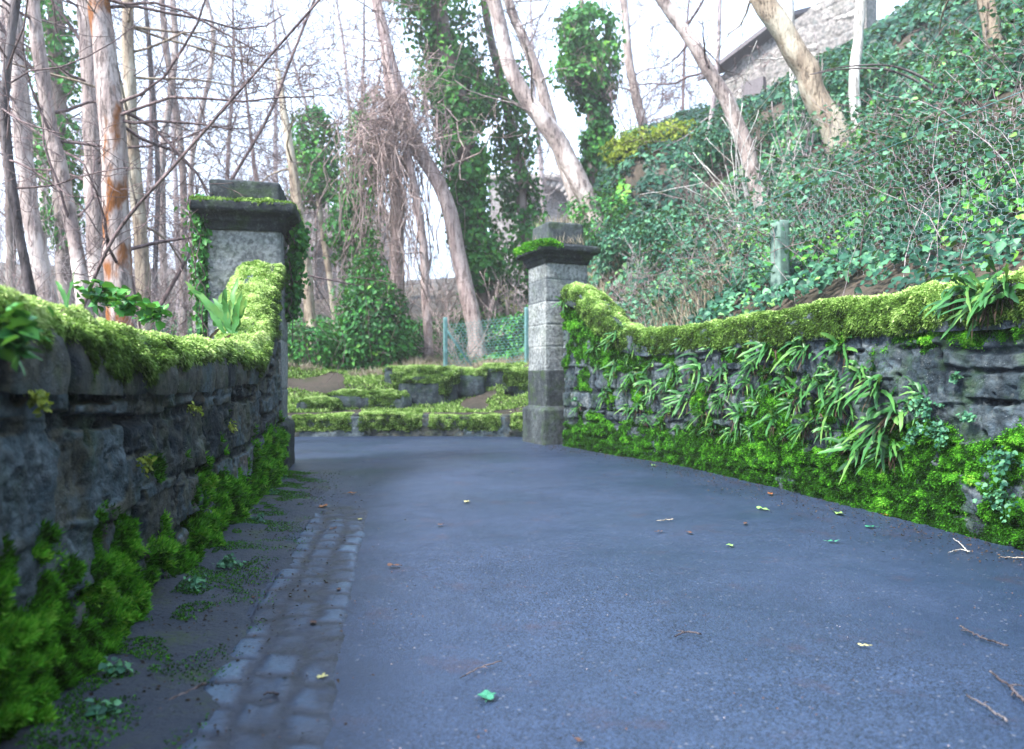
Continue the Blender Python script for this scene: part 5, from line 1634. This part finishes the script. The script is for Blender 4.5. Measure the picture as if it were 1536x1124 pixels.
for a in [(730, 1050, .034, 'leaf_green', 'ivy', 'blue green ivy leaf lying alone at the bottom centre of the drive'), (483, 1020, .022, 'leaf_yellow', 'maple', 'small pale star shaped leaf at the edge of the gutter'),
          (470, 938, .024, 'leaf_brown', 'oval', 'small brown leaf lying on the gutter setts'), (232, 998, .075, 'leaf_purple', 'strap', 'long dull purple leaf on the mud near the broken stick'), (370, 832, .045, 'leaf_purple', 'oval', 'purplish leaf on the mud beside the left moss'),
          (380, 900, .022, 'leaf_brown', 'strap', 'narrow brown leaf on the left edge of the gutter'), (540, 782, .036, 'leaf_yellow', 'strap', 'yellow leaf on the asphalt right of the far gutter end'), (590, 852, .034, 'leaf_brown', 'oval', 'dark brown leaf alone on the left half of the asphalt'),
          (485, 762, .05, 'leaf_orange', 'oval', 'orange leaf lying at the far end of the gutter'), (528, 742, .05, 'leaf_orange', 'oval', 'rusty leaf beyond the far end of the gutter'), (455, 750, .05, 'leaf_brown', 'oval', 'brown leaf at the wall foot near the left pier'),
          (500, 796, .035, 'leaf_brown', 'oval', 'brown leaf on the right row of far setts'), (420, 762, .04, 'leaf_yellow', 'oval', 'yellowish leaf among weeds near the left pier'), (508, 888, .02, 'leaf_brown', 'oval', 'tiny dark leaf on the right border of the gutter'),
          (1143, 766, .055, 'leaf_lime', 'strap', 'lime green frond scrap near the right wall'), (1258, 773, .07, 'leaf_lime', 'strap', 'longer green frond scrap below the right wall ferns'), (1095, 821, .026, 'leaf_lime', 'ivy', 'small round pale green leaf on the right half of the drive'),
          (1305, 793, .035, 'leaf_green', 'ivy', 'blue green leaf scrap by the right wall foot'), (1155, 743, .045, 'leaf_orange', 'oval', 'orange brown leaf at the right wall foot'), (990, 800, .03, 'leaf_brown', 'strap', 'reddish leaf in the middle of the drive'),
          (1035, 802, .03, 'leaf_brown', 'oval', 'dark leaf right of the reddish one mid drive'), (1250, 815, .04, 'leaf_green', 'strap', 'dark green scrap on the asphalt below the longer frond scrap'), (1295, 973, .020, 'leaf_yellow', 'strap', 'whitish scrap on the right foreground asphalt'),
          (1118, 788, .035, 'leaf_brown', 'strap', 'dark bent leaf on the asphalt left of the round green leaf'), (700, 755, .04, 'leaf_yellow', 'oval', 'yellow leaf far off in the middle of the drive'), (660, 790, .03, 'leaf_brown', 'oval', 'small brown leaf left of centre on the far drive'),
          (980, 700, .06, 'leaf_lime', 'strap', 'green frond scrap at the far right wall foot'), (1330, 775, .03, 'leaf_orange', 'oval', 'rusty leaf in the right hand channel'), (868, 1117, .018, 'leaf_brown', 'strap', 'brown scrap at the bottom edge of the picture')]:
    ground_leaf(*a)

def twig(pix, r, mat, label, forks=(), z=.012):
    P = smooth_path([ground_at(px, py) + np.array([0, 0, z + r + .004 * rng.random()]) for px, py in pix], 18)
    P[1:-1] += r * .5 * rng.normal(size=(16, 3))
    P[:, 2] = np.maximum(P[:, 2], z + r * .6)
    mb = MB()
    tube(mb, P, np.linspace(r * .75, r, 18), 7, .5, .2)
    for (i, dx, dy) in forks:
        q = P[i]
        tube(mb, [q, q + np.array([dx * .5, dy * .5, .003]), q + np.array([dx, dy, 0])], np.array([r * .8, r * .6, r * .4]), 5)
    tag(mb.build('fallen_twig', M[mat]), label, 'twig', 'fallen twigs on the drive')
twig([(215, 1084), (228, 1076), (262, 1056), (308, 1035)], .0055, 'bark_brown', 'broken brown stick on the mud beside the gutter', [(4, .03, -.015)])
twig([(1012, 962), (1030, 955), (1052, 958)], .0035, 'bark_dark', 'short curled twig on the right half of the asphalt', [(8, -.03, .01)])
twig([(690, 1025), (720, 1008), (752, 998)], .0022, 'bark_brown', 'thin bent twig left of the ivy leaf', [(10, .02, -.01)])
twig([(1440, 945), (1470, 962), (1512, 975)], .0040, 'bark_dark', 'forked dark twig on the right foreground asphalt', [(6, -.03, .03), (10, .03, .02)])
twig([(1450, 1052), (1480, 1068), (1510, 1092)], .0035, 'bark_dark', 'dark twig in the bottom right corner', [(6, .03, .02)])
twig([(1485, 1015), (1512, 1035), (1536, 1060)], .0045, 'bark_dark', 'dark twig touching the right picture edge', [(8, .05, -.01), (12, -.03, -.03)])
twig([(1430, 812), (1440, 820), (1452, 832)], .004, 'bark_white', 'white stick at the right wall foot')
twig([(1422, 834), (1440, 829), (1455, 832)], .003, 'bark_white', 'shorter pale stick lying next to the white one')
twig([(1500, 840), (1536, 842)], .003, 'bark_tan', 'straight tan straw by the right picture edge')
twig([(395, 1050), (408, 1046), (418, 1050)], .004, 'bark_dark', 'short dark twig across the near setts')
twig([(985, 785), (1010, 783)], .004, 'bark_tan', 'pale straw in the middle of the drive')
mb = MB()
n = 26000
Yq = rng.uniform(1.6, 7.8, n)
Xq = left_face(Yq) + .10 + np.abs(rng.normal(size=n)) * .20
kp = (fbm(Xq * 6, Yq * 6, 0, 3, 12) > .50) & (Xq < gut_c(Yq) - .12)
Xq, Yq = Xq[kp], Yq[kp]
blades(mb, np.stack([Xq, Yq, .012 + .05 * np.clip(1 - (Xq - left_face(Yq)) / .6, 0, 1) ** 1.5], -1), np.tile([0, 0, 1.0], (len(Xq), 1)), .007, .0032, np.clip(.25 + .25 * rng.normal(size=len(Xq)), 0, 1), .9, 3, .1)
tag(mb.build('ground_moss', M['moss_green']), 'specks of green moss and tiny weeds on the mud by the left wall', 'moss', kind='stuff')
# crumbs of soil and leaf along the wall feet
mb = MB()
n = 4200
s_ = rng.random(n)
Yq = np.where(s_ < .5, rng.uniform(2, 8, n), rng.uniform(4, 11.2, n))
Xq = np.where(s_ < .5, left_face(Yq) + .12 + np.abs(rng.normal(size=n)) * .30, np.interp(Yq, RW[::-1, 1], RW[::-1, 0]) - .10 - np.abs(rng.normal(size=n)) * .30)
leaves(mb, np.stack([Xq, Yq, np.full(n, .016) + .03 * (s_ < .5) * np.exp(-((Xq - left_face(Yq)) / .3) ** 2)], -1), np.tile([0, 0, 1.0], (n, 1)), rng.uniform(.004, .020, n), rng.random(n), 0, .3, .6)
tag(mb.build('leaf_litter', M['dead']), 'crumbs of brown leaf litter along the feet of both walls', 'litter', kind='stuff')

# ---------------------------------------------------------------- thin haze added to wash out the background
m, t, out = nodes('haze_air')
v = t.nodes.new('ShaderNodeVolumePrincipled')
v.inputs['Color'].default_value = (1.0, .97, .98, 1)
v.inputs['Density'].default_value = .0022
v.inputs['Anisotropy'].default_value = .3
t.links.new(v.outputs[0], out.inputs['Volume'])
mb = MB()
box(mb, -240, 260, -80, 440, -3, 70)
tag(mb.build('haze', m, None, False), 'thin pale haze added to wash out the background', 'haze', kind='stuff')

# fine grit scattered over the asphalt
for nm, mt, n, sz, lb in (('grit', 'leaf_brown', 1500, (.003, .009), 'scattered brown crumbs on the asphalt'), ('grit', 'twig_pale', 700, (.002, .006), 'scattered pale grit on the asphalt')):
    mb = MB()
    Yq = 1.7 + 10.5 * rng.random(n) ** 1.6
    lo_ = left_face(np.minimum(Yq, 8)) + .5
    hi_ = np.interp(Yq, RW[::-1, 1], RW[::-1, 0]) - .15
    u_ = rng.random(n)
    Xq = lo_ + (hi_ - lo_) * np.where(rng.random(n) < .35, np.where(u_ < .5, u_ * .35, 1 - (1 - u_) * .35), u_)
    leaves(mb, np.stack([Xq, Yq, np.full(n, .0125)], -1), np.tile([0, 0, 1.0], (n, 1)), rng.uniform(*sz, n), rng.random(n), 0, .35, .8)
    tag(mb.build(nm, M[mt]), lb, 'grit', kind='stuff')
